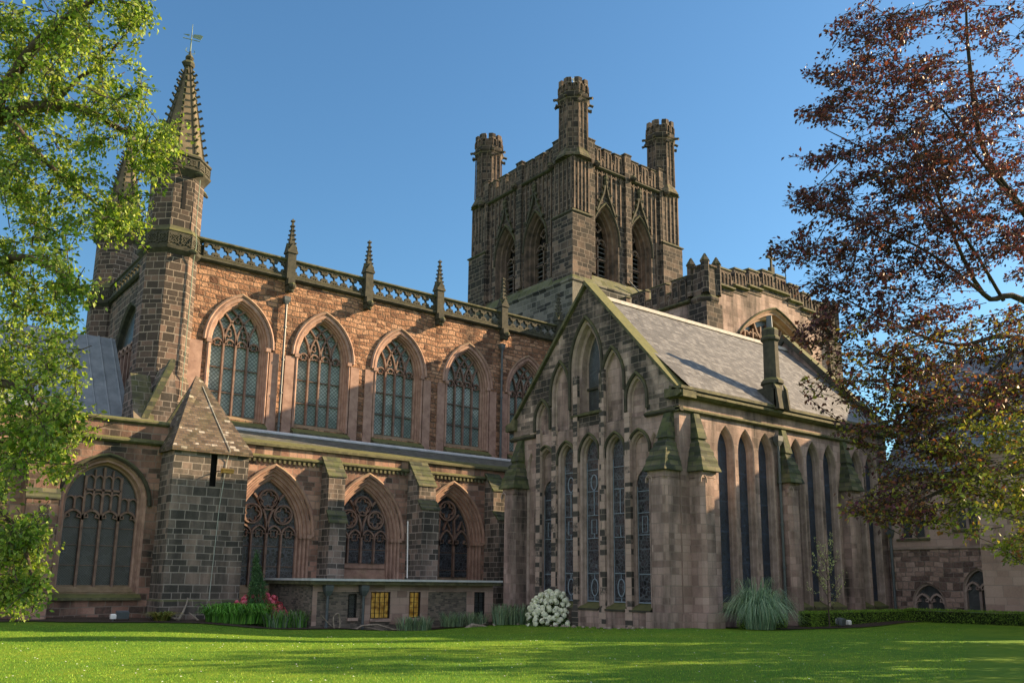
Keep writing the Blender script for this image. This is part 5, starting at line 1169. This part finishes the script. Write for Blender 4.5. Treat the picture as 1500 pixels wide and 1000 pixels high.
gb = [(60, 40, 85, 55, 9.8, .7, 1.5), (150, 40, 60, 45, 9.6, .5, .9), (198, 25, 25, 30, 9.5, .3, .35), (40, 140, 65, 55, 9.9, .7, 1.2), (125, 130, 55, 45, 9.6, .5, .8), (190, 120, 28, 32, 9.5, .4, .25),
      (45, 240, 70, 55, 9.8, .7, 1.4), (130, 235, 50, 40, 9.5, .5, .7), (212, 208, 42, 22, 9.3, .3, .55), (248, 198, 16, 16, 9.2, .2, .2), (60, 320, 70, 35, 9.4, .6, .8), (165, 305, 28, 28, 9.4, .3, .35), (228, 240, 14, 18, 9.3, .2, .2), (165, 318, 26, 18, 9.4, .3, .5),  (110, 600, 14, 14, 8.6, .2, .15),
      (45, 385, 60, 35, 9.2, .5, .8), (100, 415, 30, 22, 8.9, .3, .3), (30, 450, 50, 35, 9.2, .5, .6), (85, 470, 30, 30, 9, .3, .3), (40, 525, 50, 40, 9, .5, .9), (105, 545, 16, 20, 8.8, .2, .15), (45, 600, 55, 40, 8.8, .5, 1.0), (98, 640, 22, 24, 8.6, .3, .3),
      (35, 660, 50, 30, 8.7, .4, .65), (85, 690, 14, 14, 8.6, .2, .1), (25, 775, 38, 28, 8.5, .3, .7), (62, 790, 14, 22, 8.4, .2, .18), (30, 840, 38, 28, 8.4, .3, .6), (58, 865, 16, 16, 8.3, .2, .18), (12, 885, 22, 18, 8.4, .2, .2), (8, 715, 20, 30, 8.7, .3, .25),
      (-90, 100, 90, 120, 10, 1, 1.2), (-90, 350, 90, 120, 10, 1, 1.2), (-90, 600, 90, 120, 9.5, 1, 1.0), (-100, -120, 120, 90, 10, 1, 1.2), (80, -90, 120, 70, 10, .9, 1.2)]
for p in T.ordered(blob_points(gb, 26)): T.spray(p, float(rng.uniform(0.3, 0.6)), 84, 0.17, GREEN, leaf=0.05, droop=0.3, twigs=6)
T.finish(gt, 'bark', 'leaf', 0.62, 0.5)
# ------------------------------------------------------------------ the copper beech on the right
BRONZE = [(0.045, 0.018, 0.023), (0.055, 0.022, 0.025), (0.03, 0.015, 0.021), (0.07, 0.028, 0.028), (0.045, 0.026, 0.02), (0.1, 0.036, 0.03), (0.05, 0.015, 0.028)]
OLIVE = [(0.08, 0.075, 0.014), (0.12, 0.115, 0.018), (0.07, 0.085, 0.016), (0.16, 0.14, 0.025), (0.14, 0.06, 0.025)]
LIME = [(0.11, 0.14, 0.016), (0.16, 0.19, 0.025), (0.08, 0.11, 0.018), (0.2, 0.2, 0.035)]
bx, by = 15.2, 3.6
cb_ = thing('copper_beech', (bx, by, 0), 'copper beech with dark bronze-red leaves hanging across the corner of the chapter house', 'tree')
T = Tree(); 
T.limb([(bx, by, -0.2), (bx-0.1, by+0.1, 2), (bx-0.1, by+0.3, 4.5), (bx-0.2, by+0.5, 8), (bx-0.1, by+0.6, 12)], 0.45, 0.1, 10)
fk = Vector((bx-0.1, by+0.2, 3.2))
T.limb([fk, at(1640, 480, 12.6), at(1500, 310, 12.3), at(1440, 215, 12), at(1420, 90, 12), at(1415, 10, 12)], 0.09, 0.014)
T.limb([at(1500, 310, 12.3), at(1440, 240, 12.0), at(1380, 160, 11.8), at(1300, 75, 11.6)], 0.035, 0.006, 6)
T.limb([fk, at(1650, 560, 12.4), at(1500, 440, 12), at(1440, 430, 11.8), at(1375, 290, 11.6), at(1350, 190, 11.5)], 0.08, 0.007)
T.limb([at(1470, 440, 11.9), at(1400, 330, 11.6), at(1300, 240, 11.4), at(1210, 190, 11.2)], 0.03, 0.005, 6)
T.limb([at(1440, 430, 11.8), at(1360, 370, 11.5), at(1250, 320, 11.2), at(1150, 300, 11)], 0.026, 0.005, 6)
T.limb([fk, at(1640, 640, 12), at(1500, 500, 11.6), at(1400, 505, 11.3), at(1300, 470, 11), at(1190, 410, 10.8)], 0.06, 0.005)
T.limb([fk, at(1640, 680, 11.6), at(1480, 600, 11.2), at(1380, 590, 10.9), at(1300, 560, 10.7), at(1200, 560, 10.5)], 0.065, 0.005)
T.limb([fk, at(1640, 700, 11.2), at(1500, 690, 10.8), at(1400, 710, 10.5), at(1320, 745, 10.3), at(1250, 742, 10.2)], 0.055, 0.005)
T.limb([at(1500, 500, 11.6), at(1430, 560, 11.3), at(1340, 600, 11), at(1260, 640, 10.8)], 0.03, 0.005, 6)
bb = [(1258, 42, 68, 20, 11.4, .4, .9), (1215, 110, 40, 18, 11.3, .3, .5), (1300, 110, 70, 35, 11.6, .5, .9), (1240, 165, 70, 22, 11.3, .4, .6), (1185, 172, 30, 11, 11.1, .2, .3), (1330, 180, 70, 40, 11.6, .6, 1.1), (1400, 60, 40, 60, 12, .5, .55), (1375, 10, 30, 14, 12, .3, .2), (1460, 40, 45, 50, 12.2, .6, .4),
      (1470, 150, 40, 60, 12.2, .6, .5), (1400, 160, 50, 50, 11.9, .5, .75), (1200, 235, 60, 22, 11.2, .3, .4), (1290, 245, 75, 38, 11.4, .5, 1.1), (1165, 288, 36, 9, 11, .2, .35), (1220, 300, 60, 22, 11.2, .4, .5), (1380, 250, 70, 45, 11.7, .5, 1.3), (1470, 260, 45, 55, 12, .6, .9), (1320, 320, 80, 40, 11.4, .5, 1.3),
      (1150, 362, 32, 10, 10.9, .2, .35), (1200, 365, 50, 22, 11, .3, .4), (1270, 375, 60, 28, 11.1, .4, .7), (1400, 340, 70, 40, 11.6, .5, 1.2), (1480, 350, 35, 30, 11.9, .5, .35), (1350, 400, 60, 32, 11.3, .4, .7), (1190, 425, 40, 20, 10.9, .3, .3), (1250, 440, 60, 32, 11, .4, .6), (1180, 480, 42, 24, 10.8, .3, .45), (1320, 460, 60, 30, 11.2, .4, .55), (1480, 400, 30, 18, 11.8, .4, .2)]
b2 = [(1240, 505, 60, 26, 10.8, .3, .6), (1330, 530, 70, 36, 11, .4, 1.1), (1420, 500, 60, 32, 11.4, .5, .8), (1480, 500, 30, 30, 11.7, .5, .4), (1185, 565, 30, 7, 10.6, .2, .1), (1270, 575, 60, 30, 10.7, .3, .8), (1360, 590, 70, 36, 10.9, .4, 1.2), (1450, 570, 55, 40, 11.3, .5, 1.1),
      (1250, 630, 40, 20, 10.6, .2, .45), (1320, 640, 60, 30, 10.7, .3, .85), (1300, 690, 40, 22, 10.5, .2, .35), (1270, 738, 42, 10, 10.3, .15, .5), (1310, 750, 40, 16, 10.3, .15, .4), (1365, 690, 30, 40, 10.5, .2, .4)]
b3 = [(1400, 650, 60, 36, 10.8, .4, .9), (1470, 650, 40, 45, 11, .4, .9), (1410, 720, 55, 28, 10.5, .3, .6), (1475, 730, 35, 40, 10.7, .3, .75), (1485, 800, 20, 35, 10.6, .3, .4), (1380, 770, 40, 16, 10.4, .2, .25), (1440, 790, 25, 18, 10.5, .2, .12)]
bo = [(1600, 100, 90, 150, 12.5, 1, 1.6), (1600, 350, 90, 130, 12.2, 1, 1.6), (1590, 580, 80, 110, 11.8, 1, 1.3), (1450, -120, 150, 90, 12.3, 1, 1.6), (1590, 760, 70, 80, 11, .8, .8)]
left = Vector(-_r*0.95+Vector((0, 0, -0.05)))
for bl, cols, k in ((bb, BRONZE, 38), (b2, BRONZE+OLIVE, 38), (b3, LIME+LIME+OLIVE, 36), (bo, BRONZE+OLIVE, 16)):
    for p in T.ordered(blob_points(bl, k*0.72)):
        hd = (left+Vector(rng.normal(size=3))*0.33+Vector((0, 0, float(rng.normal()*0.18)))).normalized()
        T.spray(p, float(rng.uniform(0.45, 0.95)), 76, 0.13, cols, leaf=0.055, droop=0.2, heading=hd, flat=0.7, twigs=9)
T.finish(cb_, 'bark_dark', 'leaf_bronze', 0.58, 0.9)
# ------------------------------------------------------------------ unseen trees added west of the frame to throw shade on the lawn
def round_tree(x, y, h, r, label, cols, seed, n=420):
    th = thing('shade_tree', (x, y, gh(x, y)), label, 'tree', 'unseen trees added to shade the lawn')
    T = Tree(); b = Vector((x, y, gh(x, y)-0.1)); T.limb([b, b+Vector((0.1, 0, h*0.3)), b+Vector((0, 0.2, h*0.6)), b+Vector((0, 0, h*0.92))], 0.3, 0.06, 8)
    for k in range(7):
        a = k*0.9+seed; T.limb([b+Vector((0, 0, h*(0.25+0.06*k))), b+Vector((r*0.5*math.cos(a), r*0.5*math.sin(a), h*(0.4+0.06*k))), b+Vector((r*0.85*math.cos(a), r*0.85*math.sin(a), h*(0.5+0.06*k)))], 0.1, 0.02, 5)
    for _ in range(n):
        d = rng.normal(size=3); d /= np.linalg.norm(d); q = rng.uniform(0.45, 1.0)**0.6
        T.spray((x+d[0]*r*q, y+d[1]*r*q, b.z+h*0.62+d[2]*h*0.36*q), 0.6, 30, 0.5, cols, leaf=0.2, twigs=3, wood=False)
    T.finish(th, 'bark', 'leaf')
round_tree(36, 6.8, 14.5, 4.5, 'unseen round green tree added for shade west of the lawn beyond the copper beech', GREEN, 1)
round_tree(24, 1.5, 10, 3.6, 'unseen smaller round green tree added for shade behind the copper beech trunk', GREEN, 2)
round_tree(33.5, 8.6, 9.5, 3.0, 'unseen low dense green tree added for shade by the stone house end', GREEN, 4, 560)
round_tree(28, 4.6, 8.5, 3.0, 'unseen low dense green tree added for shade between the beech and the stone house', GREEN, 5, 560)
round_tree(60, 6.2, 23, 3.4, 'unseen tall narrow green tree added for shade beyond the stone house', GREEN, 3, 520)
# ------------------------------------------------------------------ grasses and flowers
def blades(n, c, r, h, cols, arch_=0.6, w=0.02, seg=5, spread=0.3, up=0.2):
    "arching strap leaves; returns V, F, C"
    a = rng.uniform(0, 2*math.pi, n); rr = r*spread*np.sqrt(rng.uniform(0, 1, n)); base = np.stack([c[0]+rr*np.cos(a), c[1]+rr*np.sin(a), np.full(n, c[2])], 1)
    a2 = a+rng.normal(size=n)*0.5; out = np.stack([np.cos(a2), np.sin(a2), np.zeros(n)], 1); side = np.stack([-np.sin(a2), np.cos(a2), np.zeros(n)], 1)
    hh = h*rng.uniform(0.6, 1.1, n); ll = r*rng.uniform(0.35, 1.0, n); V = []; 
    for k in range(seg+1):
        t = k/seg; p = base+out*(ll*t**1.3)[:, None]; p[:, 2] += hh*(2.2*t-2.05*arch_*t*t)
        ww = w*(1-t)**0.6*rng.uniform(0.8, 1.2, n) if k < seg else np.full(n, 0.001)
        V.append(p+side*ww[:, None]/2); V.append(p-side*ww[:, None]/2)
    V = np.stack(V, 1); m = V.shape[1]; i = np.arange(n)[:, None]*m
    F = np.concatenate([(i+np.array([[2*k, 2*k+1, 2*k+3, 2*k+2]])) for k in range(seg)], 1).reshape(-1, 4)
    C = np.repeat(pick(cols, n), m, 0)
    return V.reshape(-1, 3), F, C
def merge(parts):
    o = 0; V = []; F = []; C = []
    for v, f, c in parts: V.append(v); F.append(f+o); C.append(c); o += len(v)
    return np.concatenate(V), np.concatenate(F), np.concatenate(C)
def bladed(name, label, cat, x, y, specs, group=None):
    z = gh(x, y)+0.02
    V, F, C = merge([blades(n, (x+dx, y+dy, z), r*1.25, h*1.1, cols, ar, w, 5, sp) for n, dx, dy, r, h, cols, ar, w, sp in specs])
    o = np_mesh(name, V-np.array([x, y, z]), F, 'leaf_dull', None, C); o.location = (x, y, z)
    return tag(o, label, cat, group)
BLUEG = [(0.09, 0.15, 0.1), (0.14, 0.21, 0.14), (0.06, 0.11, 0.075), (0.19, 0.25, 0.17)]
STRAP = [(0.05, 0.14, 0.02), (0.075, 0.2, 0.03), (0.11, 0.24, 0.04), (0.04, 0.1, 0.025)]
GREY = [(0.08, 0.13, 0.09), (0.12, 0.17, 0.12), (0.06, 0.1, 0.06), (0.15, 0.19, 0.12)]
p = on_y(1113, 925, 20.9)
bladed('pampas_grass', 'big arching blue-green pampas grass clump in front of the long lancets', 'grass plant', p.x, p.y, [(620, 0, 0, 1.25, 1.8, BLUEG, 1.0, 0.03, 0.35), (420, 0.15, 0, 1.05, 1.95, BLUEG, 0.9, 0.026, 0.4), (160, -0.1, 0, 0.9, 2.0, BLUEG, 0.72, 0.022, 0.4)])
p = on_y(352, 912, 34.6)
bladed('day_lily', 'bright green strap-leaved clump at the foot of the pink azalea', 'plant', p.x, p.y, [(260, dx, dy, 0.6, 0.95, STRAP, 0.82, 0.05, 0.5) for dx, dy in ((-0.95, 0.1), (-0.5, -0.1), (0.0, -0.05), (0.4, 0), (0.8, 0.15))])
p = on_y(425, 914, 34.0)
bladed('iris_clump', 'grey-green iris clump between the azalea and the annex corner', 'plant', p.x, p.y, [(130, dx, dy, 0.4, 0.62, GREY+STRAP, 0.6, 0.028, 0.7) for dx, dy in ((-0.7, 0), (-0.2, 0.1), (0.35, 0), (0.8, 0.1))])
p = on_y(610, 922, 32.6)
bladed('iris_clump', 'grey-green iris row under the annex window near its middle', 'plant', p.x, p.y, [(110, dx, dy, 0.36, 0.5, GREY, 0.55, 0.026, 0.7) for dx, dy in ((-0.6, 0), (-0.1, 0.1), (0.4, 0))])
p = on_y(680, 922, 32.5)
bladed('iris_clump', 'low grey-green iris row before the plain brick end of the annex', 'plant', p.x, p.y, [(110, dx, dy, 0.36, 0.52, GREY, 0.55, 0.026, 0.7) for dx, dy in ((-0.9, 0), (-0.3, 0.1), (0.3, 0), (0.9, 0))])
p = on_y(745, 922, 31.8)
bladed('iris_clump', 'dark spiky iris clump beside the white rhododendron', 'plant', p.x, p.y, [(130, dx, dy, 0.4, 0.7, GREY, 0.5, 0.028, 0.7) for dx, dy in ((-0.5, 0), (0.1, 0.1), (0.6, 0))])
p = on_y(236, 912, 35.6)
bladed('fern', 'small yellow-green fern at the corner of the stair pier', 'fern', p.x, p.y, [(170, 0, 0, 0.6, 0.42, [(0.1, 0.12, 0.03), (0.16, 0.14, 0.04), (0.06, 0.09, 0.02)], 0.8, 0.05, 0.4)])
p = on_y(1470, 925, 20.2)
bladed('border_plant', 'leafy pale green border plant at the far end of the hedge', 'plant', p.x, p.y, [(260, dx, 0, 0.5, 0.6, STRAP+GREY, 0.7, 0.05, 0.6) for dx in (-0.8, -0.2, 0.4)])
def leaf_mass(name, label, cat, c, rx, ry, rz, n, cols, leaf, box=False, parent=None, mat='leaf_dull'):
    if box:
        P = rng.uniform(-1, 1, (n, 3)); ax = rng.integers(0, 3, n); sg = np.sign(rng.normal(size=n)); P[np.arange(n), ax] = sg*rng.uniform(0.86, 1.0, n)
        P[:, 2] = np.where(P[:, 2] < -0.95, -P[:, 2], P[:, 2]); N0 = np.zeros_like(P); N0[np.arange(n), ax] = sg
    else:
        d = unit(rng.normal(size=(n, 3))); d[:, 2] = np.abs(d[:, 2])*1.0-0.12; P = d*rng.uniform(0.75, 1.02, (n, 1)); N0 = d
    W = P*np.array([rx, ry, rz])+rng.normal(size=P.shape)*0.02; D = unit(N0+rng.normal(size=P.shape)*0.7)
    V, F = leaf_quads(W, D, unit(N0+rng.normal(size=P.shape)*0.5+np.array([0, 0, .3])), rng.uniform(0.6, 1.3, n)*leaf, rng.uniform(0.35, 0.6, n)*leaf)
    o = np_mesh(name, V, F, mat, None, np.repeat(pick(cols, n), 4, 0)); o.location = c
    if parent is not None: o.parent = parent; o.location = Vector(c)-parent.location
    elif label: tag(o, label, cat)
    return o
HEDGE = [(0.065, 0.12, 0.018), (0.1, 0.175, 0.024), (0.14, 0.23, 0.03), (0.045, 0.085, 0.016)]
hy = 21.25
def hedge(x0, x1, label, h=0.52):
    th = thing('box_hedge', ((x0+x1)/2, hy, gh((x0+x1)/2, hy)), label, 'hedge', 'clipped box hedges under the north wall')
    mb = MB(); z = gh((x0+x1)/2, hy); mb.box(x0+0.06, x1-0.06, hy-0.22, hy+0.22, z, z+h-0.05); mb.build('branches', 'hedge_core', th)
    leaf_mass('foliage', None, None, ((x0+x1)/2, hy, z+h/2), (x1-x0)/2, 0.3, h/2+0.03, int(2600*(x1-x0)), HEDGE, 0.055, True, th)
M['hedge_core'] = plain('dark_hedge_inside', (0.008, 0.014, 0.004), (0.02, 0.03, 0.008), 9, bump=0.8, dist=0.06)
hedge(27.75, 30.1, 'short clipped box hedge between the pampas grass and the corner buttress'); hedge(31.7, 39.55, 'long clipped box hedge running past the sapling to the range')
th = thing('box_hedge', (40.2, 18.6, gh(40.2, 18.6)), 'clipped box hedge turning along the front of the rough stone range', 'hedge', 'clipped box hedges under the north wall')
z = gh(40.2, 18.6); mb = MB(); mb.box(39.02, 39.5, 15.6, 20.85, z, z+0.47); mb.build('branches', 'hedge_core', th)
leaf_mass('foliage', None, None, (39.26, 18.25, z+0.26), 0.3, 2.65, 0.29, 14000, HEDGE, 0.055, True, th)
# white rhododendron
p = on_y(808, 918, 30.2); z = gh(p.x, p.y)
rh = thing('rhododendron_bush', (p.x, p.y, z), 'rounded rhododendron bush covered in white flower heads', 'bush')
leaf_mass('foliage', None, None, (p.x, p.y, z+0.05), 1.08, 1.0, 1.4, 4600, [(0.03, 0.06, 0.02), (0.05, 0.085, 0.03), (0.07, 0.1, 0.04)], 0.13, False, rh)
mb = MB(); mb.oct(p.x, p.y, [(0.55, z), (0.75, z+0.5), (0.55, z+1.0), (0.2, z+1.2)], 8); mb.build('branches', 'hedge_core', rh)
def flower_heads(parent, c, rx, ry, rz, n, cols, size, per=26, name='flower_heads', zmin=-0.1):
    d = unit(rng.normal(size=(n*3, 3))); d = d[d[:, 2] > zmin][:n]; n = len(d); ctr = d*np.array([rx, ry, rz])*rng.uniform(0.92, 1.06, (n, 1))
    dd = unit(rng.normal(size=(n, per, 3))+d[:, None, :]*0.8); P = (ctr[:, None, :]+dd*size*0.55).reshape(-1, 3); N = dd.reshape(-1, 3)
    D = unit(np.cross(N, rng.normal(size=N.shape))); m = len(P)
    V, F = leaf_quads(P-D*size*0.25, D, N, np.full(m, size*0.62), np.full(m, size*0.55), 0.2)
    o = np_mesh(name, V, F, 'leaf_dull', None, np.repeat(pick(cols, m, 0.08), 4, 0)); o.parent = parent; o.location = Vector(c)-parent.location; return o
flower_heads(rh, (p.x, p.y, z+0.08), 1.08, 1.0, 1.4, 215, [(0.38, 0.4, 0.36), (0.43, 0.44, 0.41), (0.36, 0.39, 0.34)], 0.2)
# pink azalea and the drooping conifer on its stake
p = on_y(378, 905, 35.0); z = gh(p.x, p.y)
az = thing('azalea_bush', (p.x, p.y, z), 'azalea bush with deep pink flowers behind the strap leaves', 'bush')
leaf_mass('foliage', None, None, (p.x, p.y, z), 1.25, 0.5, 1.05, 1800, STRAP, 0.08, False, az)
flower_heads(az, (p.x, p.y, z+0.05), 1.28, 0.52, 1.12, 80, [(0.3, 0.045, 0.09), (0.38, 0.075, 0.12), (0.33, 0.11, 0.14)], 0.19, 20, zmin=0.2)
p = on_y(374, 905, 34.7); z = gh(p.x, p.y)
wc = thing('weeping_conifer', (p.x, p.y, z), 'narrow drooping dark conifer tied to a stake by the azalea', 'conifer')
mb = MB(); mb.tube([(p.x+0.07, p.y-0.12, z), (p.x+0.1, p.y-0.12, z+1.7)], 0.022, 6); mb.build('stake', 'wood', wc)
T = Tree(); T.limb([(p.x, p.y, z), (p.x+0.02, p.y, z+1.0), (p.x-0.06, p.y, z+1.9), (p.x-0.2, p.y, z+2.55), (p.x-0.16, p.y, z+2.8)], 0.05, 0.012, 6)
CON = [(0.02, 0.05, 0.022), (0.035, 0.075, 0.03), (0.05, 0.1, 0.035)]
for k in range(150):
    h = rng.uniform(0.25, 1.0); a = rng.uniform(0, 6.28); r_ = (1-h)*0.5+0.04+0.1*float(rng.normal())*(1-h); c = Vector((p.x-0.18*max(0, h-0.6)*2.2+r_*math.cos(a), p.y+r_*math.sin(a), z+2.75*h-0.35*r_))
    T.spray(c, 0.36, 44, 0.13, CON, leaf=0.08, droop=0.8, heading=Vector((math.cos(a)*0.4, math.sin(a)*0.4, -1)), twigs=3, wood=False)
T.finish(wc, 'bark', 'leaf_dull', 0.3, 0.3, 'foliage')
# young tree with opening leaves in front of the lancets
p = on_y(1216, 925, 20.75); z = gh(p.x, p.y)
sp = thing('sapling', (p.x, p.y, z), 'thin young tree with sparse pale new leaves in front of the lancet windows', 'tree')
T = Tree(); T.limb([(p.x, p.y, z-0.05), (p.x-0.02, p.y, z+0.9), (p.x+0.03, p.y, z+2.0), (p.x, p.y, z+3.3)], 0.04, 0.008, 6)
for k in range(16):
    h = 0.7+k*0.13; a = k*2.4; r_ = 0.95-0.035*k; b0 = Vector((p.x, p.y, z+h)); e = b0+Vector((r_*math.cos(a), r_*math.sin(a)*0.8, 0.75+0.02*k))
    T.limb([b0, (b0+e)/2+Vector((0, 0, -0.1)), e], 0.014, 0.004, 4)
    for t in (0.35, 0.6, 0.8, 1.0): T.spray(b0+(e-b0)*t+Vector((0, 0, 0.12)), 0.18, 13, 0.1, [(0.26, 0.3, 0.15), (0.34, 0.38, 0.22), (0.2, 0.24, 0.1)], leaf=0.06, twigs=2, heading=Vector((0.1, 0, 1)))
T.finish(sp, 'bark', 'leaf')
# ------------------------------------------------------------------ small things on the ground
def floodlight(px, py, y, label, turn=0.0):
    p = on_y(px, py, y); z = gh(p.x, p.y); th = thing('floodlight', (p.x, p.y, z), label, 'floodlight', 'floodlights on the lawn edge')
    c, s = math.cos(turn), math.sin(turn); F = FD((p.x, p.y), (c, s), (-s, c))
    b = MB(); b.sweepu(F, [(-0.12, z+0.1), (-0.17, z+0.34), (0.06, z+0.4), (0.12, z+0.16)], -0.22, 0.22); b.build('housing', 'iron', th)
    b = MB(); b.fbox(F, -0.19, 0.19, 0.115, 0.125, z+0.15, z+0.36); b.build('lens', 'white', th)
    b = MB()
    for q in (-0.25, 0.25): b.tube([F(q, 0, z), F(q, 0, z+0.27)], 0.014, 5)
    b.tube([F(-0.26, 0, z+0.01), F(0.26, 0, z+0.01)], 0.02, 5); b.build('bracket', 'black_iron', th)
floodlight(178, 908, 35.8, 'grey floodlight on the grass under the four-light window with the flat arch'); floodlight(1232, 924, 20.35, 'grey floodlight beside the sapling in the bare soil', 0.2)
def junction(px, py, y, label):
    p = on_y(px, py, y); z = gh(p.x, p.y); th = thing('junction_box', (p.x, p.y, z), label, 'junction box')
    b = MB(); b.tube([(p.x, p.y, z-0.02), (p.x, p.y, z+0.12)], 0.025, 6); b.build('post', 'iron', th)
    b = MB(); b.loft([[(p.x+q*k, p.y+r_*k*0.7, z+h) for q, r_ in ((-1, -1), (1, -1), (1, 1), (-1, 1))] for k, h in ((0.09, 0.1), (0.1, 0.12), (0.1, 0.25), (0.06, 0.29))], True, True, True); b.build('lid', 'white', th)
junction(165, 909, 35.7, 'small white junction box next to the floodlight under the flat-arched window'); junction(1244, 925, 20.3, 'small white junction box next to the floodlight by the sapling')
lp = thing('wall_lamp', (12.78, 36.3, 6.0), 'small amber wall lamp on an arm beside the slit in the stair pier', 'lamp')
b = MB(); b.tube([(12.45, 36.32, 6.03), (12.5, 36.05, 6.03), (12.7, 35.8, 6.0)], 0.025, 6); b.build('arm', 'black_iron', lp)
b = MB(); b.fbox(FY(35.62), 12.55, 13.0, 0.0, 0.3, 5.94, 6.06); b.prism(FX(12.53), [(35.6, 6.06), (35.94, 6.06), (35.77, 6.14)], 0, 0.5); b.build('lamp_head', 'amber' if 'amber' in M else 'lit', lp)
# driftwood, vine stems, hose
def stems(name, label, cat, paths, mat='wood'):
    b = MB(); root = Vector(paths[0][0][0])
    for pts, r in paths: b.tube([Vector(p)-root for p in pts], [r*(1-0.5*i/(len(pts)-1)) for i in range(len(pts))], 6)
    o = b.build(name, mat, None, True); o.location = root; return tag(o, label, cat)
def W(px, py, y): return on_y(px, py, y)
stems('bare_vine', 'bare pale vine stem climbing crookedly against the stair pier', 'vine', [([W(258, 911, 35.5), W(262, 906, 35.4), W(268, 896, 35.7), W(273, 885, 35.9), W(275, 875, 36.0)], 0.06), ([W(262, 906, 35.4), W(255, 905, 35.4), W(250, 903, 35.4)], 0.06), ([W(294, 912, 35.4), W(286, 904, 35.5), W(277, 897, 35.8)], 0.05), ([W(302, 905, 35.6), W(305, 898, 35.7), W(307, 893, 35.8)], 0.03)])
cx_, r_ = W(493, 915, 32.9), 0.24
hp = [(cx_.x+r_*0.62*math.cos(a), cx_.y+0.04*math.sin(3*a), cx_.z+0.12+r_*1.45*math.sin(a)) for a in np.linspace(-1.6, 4.9, 22)]
stems('coiled_stem', 'pale looped stem standing in the bed by the annex drainpipe', 'vine', [(hp, 0.045), ([W(470, 900, 33.0), W(480, 911, 32.9), W(492, 922, 32.8)], 0.03)])
stems('fallen_branch', 'long pale branch lying along the foot of the annex wall', 'branch', [([W(515, 925, 32.7), W(530, 916, 32.8), W(552, 914, 32.8), W(575, 921, 32.7), W(600, 922, 32.6)], 0.05), ([W(535, 918, 32.8), W(560, 923, 32.7), W(590, 925, 32.6)], 0.035)])
stems('driftwood', 'weathered driftwood log among the irises beside the rhododendron', 'driftwood', [([W(682, 921, 31.9), W(692, 915, 31.8), W(705, 917, 31.8), W(725, 921, 31.7), W(742, 922, 31.6)], 0.11), ([W(700, 918, 31.8), W(712, 912, 31.9)], 0.06), ([W(728, 920, 31.7), W(722, 913, 31.8)], 0.07)])
wp = MB(); q0 = W(596.5, 846, 36.4); q1 = W(599, 764, 36.4); wp.tube([(0, 0, 0), (q1.x-q0.x, 0.1, q1.z-q0.z)], 0.03, 6); wp.blob((q1.x-q0.x, 0.1, q1.z-q0.z), 0.045, 1)
o = wp.build('white_pole', 'white'); o.location = q0; tag(o, 'thin white pole leaning upright on the annex roof beside a buttress', 'pole')
# stones edging the bed in front of the gable
b = MB()
for i in range(22): x = 25.2-rng.uniform(0, 0.25); y = 24+i*0.42; b.blob((x, y, gh(x, y)+0.02), rng.uniform(0.07, 0.13), i, 6, 4, 0.6)
o = b.build('edging_stones', 'wood'); o['kind'] = 'stuff'; tag(o, 'loose pale stones along the foot of the chapter house gable', 'stones')
# short blades of the lawn
n = 150000
yy = 8+26*rng.uniform(0, 1, n)**1.25; 
u_ = rng.uniform(-0.2, 1.0, n); xx = yy*np.tan(np.radians(38.07+31.5*(u_*1.7-0.85)*1.0)); ok = (xx < 42) & (xx > -6) & ((yy < 20) | (xx < 26)) & ((yy < 31.8) | (xx < 14))
xx, yy = xx[ok], yy[ok]; n = len(xx); zz = gz(xx, yy)
a = rng.uniform(0, 6.28, n); h = rng.uniform(0.02, 0.045, n); wv = 0.012
P0 = np.stack([xx, yy, zz-0.004], 1); S = np.stack([np.cos(a), np.sin(a), 0*a], 1)*wv/2; tip = P0+np.stack([rng.normal(size=n)*0.015, rng.normal(size=n)*0.015, h], 1)
V = np.stack([P0+S, P0-S, tip], 1).reshape(-1, 3); F = np.arange(3*n).reshape(-1, 3)
o = np_mesh('grass', V, F, 'leaf_dull', None, np.repeat(pick([(0.035, 0.11, 0.012), (0.06, 0.15, 0.014), (0.11, 0.2, 0.02), (0.16, 0.22, 0.03)], n), 3, 0)); o['kind'] = 'stuff'; o['label'] = 'short mown grass of the lawn'

# a few daisies in the turf
n = 420; yy = rng.uniform(9, 27, n); xx = yy*np.tan(np.radians(rng.uniform(8, 66, n))); ok = (xx < 40) & ((yy < 19.5) | (xx < 25)); xx, yy = xx[ok], yy[ok]; n = len(xx)
P0 = np.stack([xx, yy, gz(xx, yy)+0.035], 1); D = np.stack([np.ones(n), rng.normal(size=n), np.zeros(n)], 1)
V, F = leaf_quads(P0, D, np.tile(np.array([[0, -0.3, 1.0]]), (n, 1)), np.full(n, 0.035), np.full(n, 0.035), 0.0)
o = np_mesh('daisies', V, F, 'leaf_dull', None, np.full((len(V), 3), 0.8)); o['kind'] = 'stuff'; o['label'] = 'tiny white daisies scattered in the lawn'
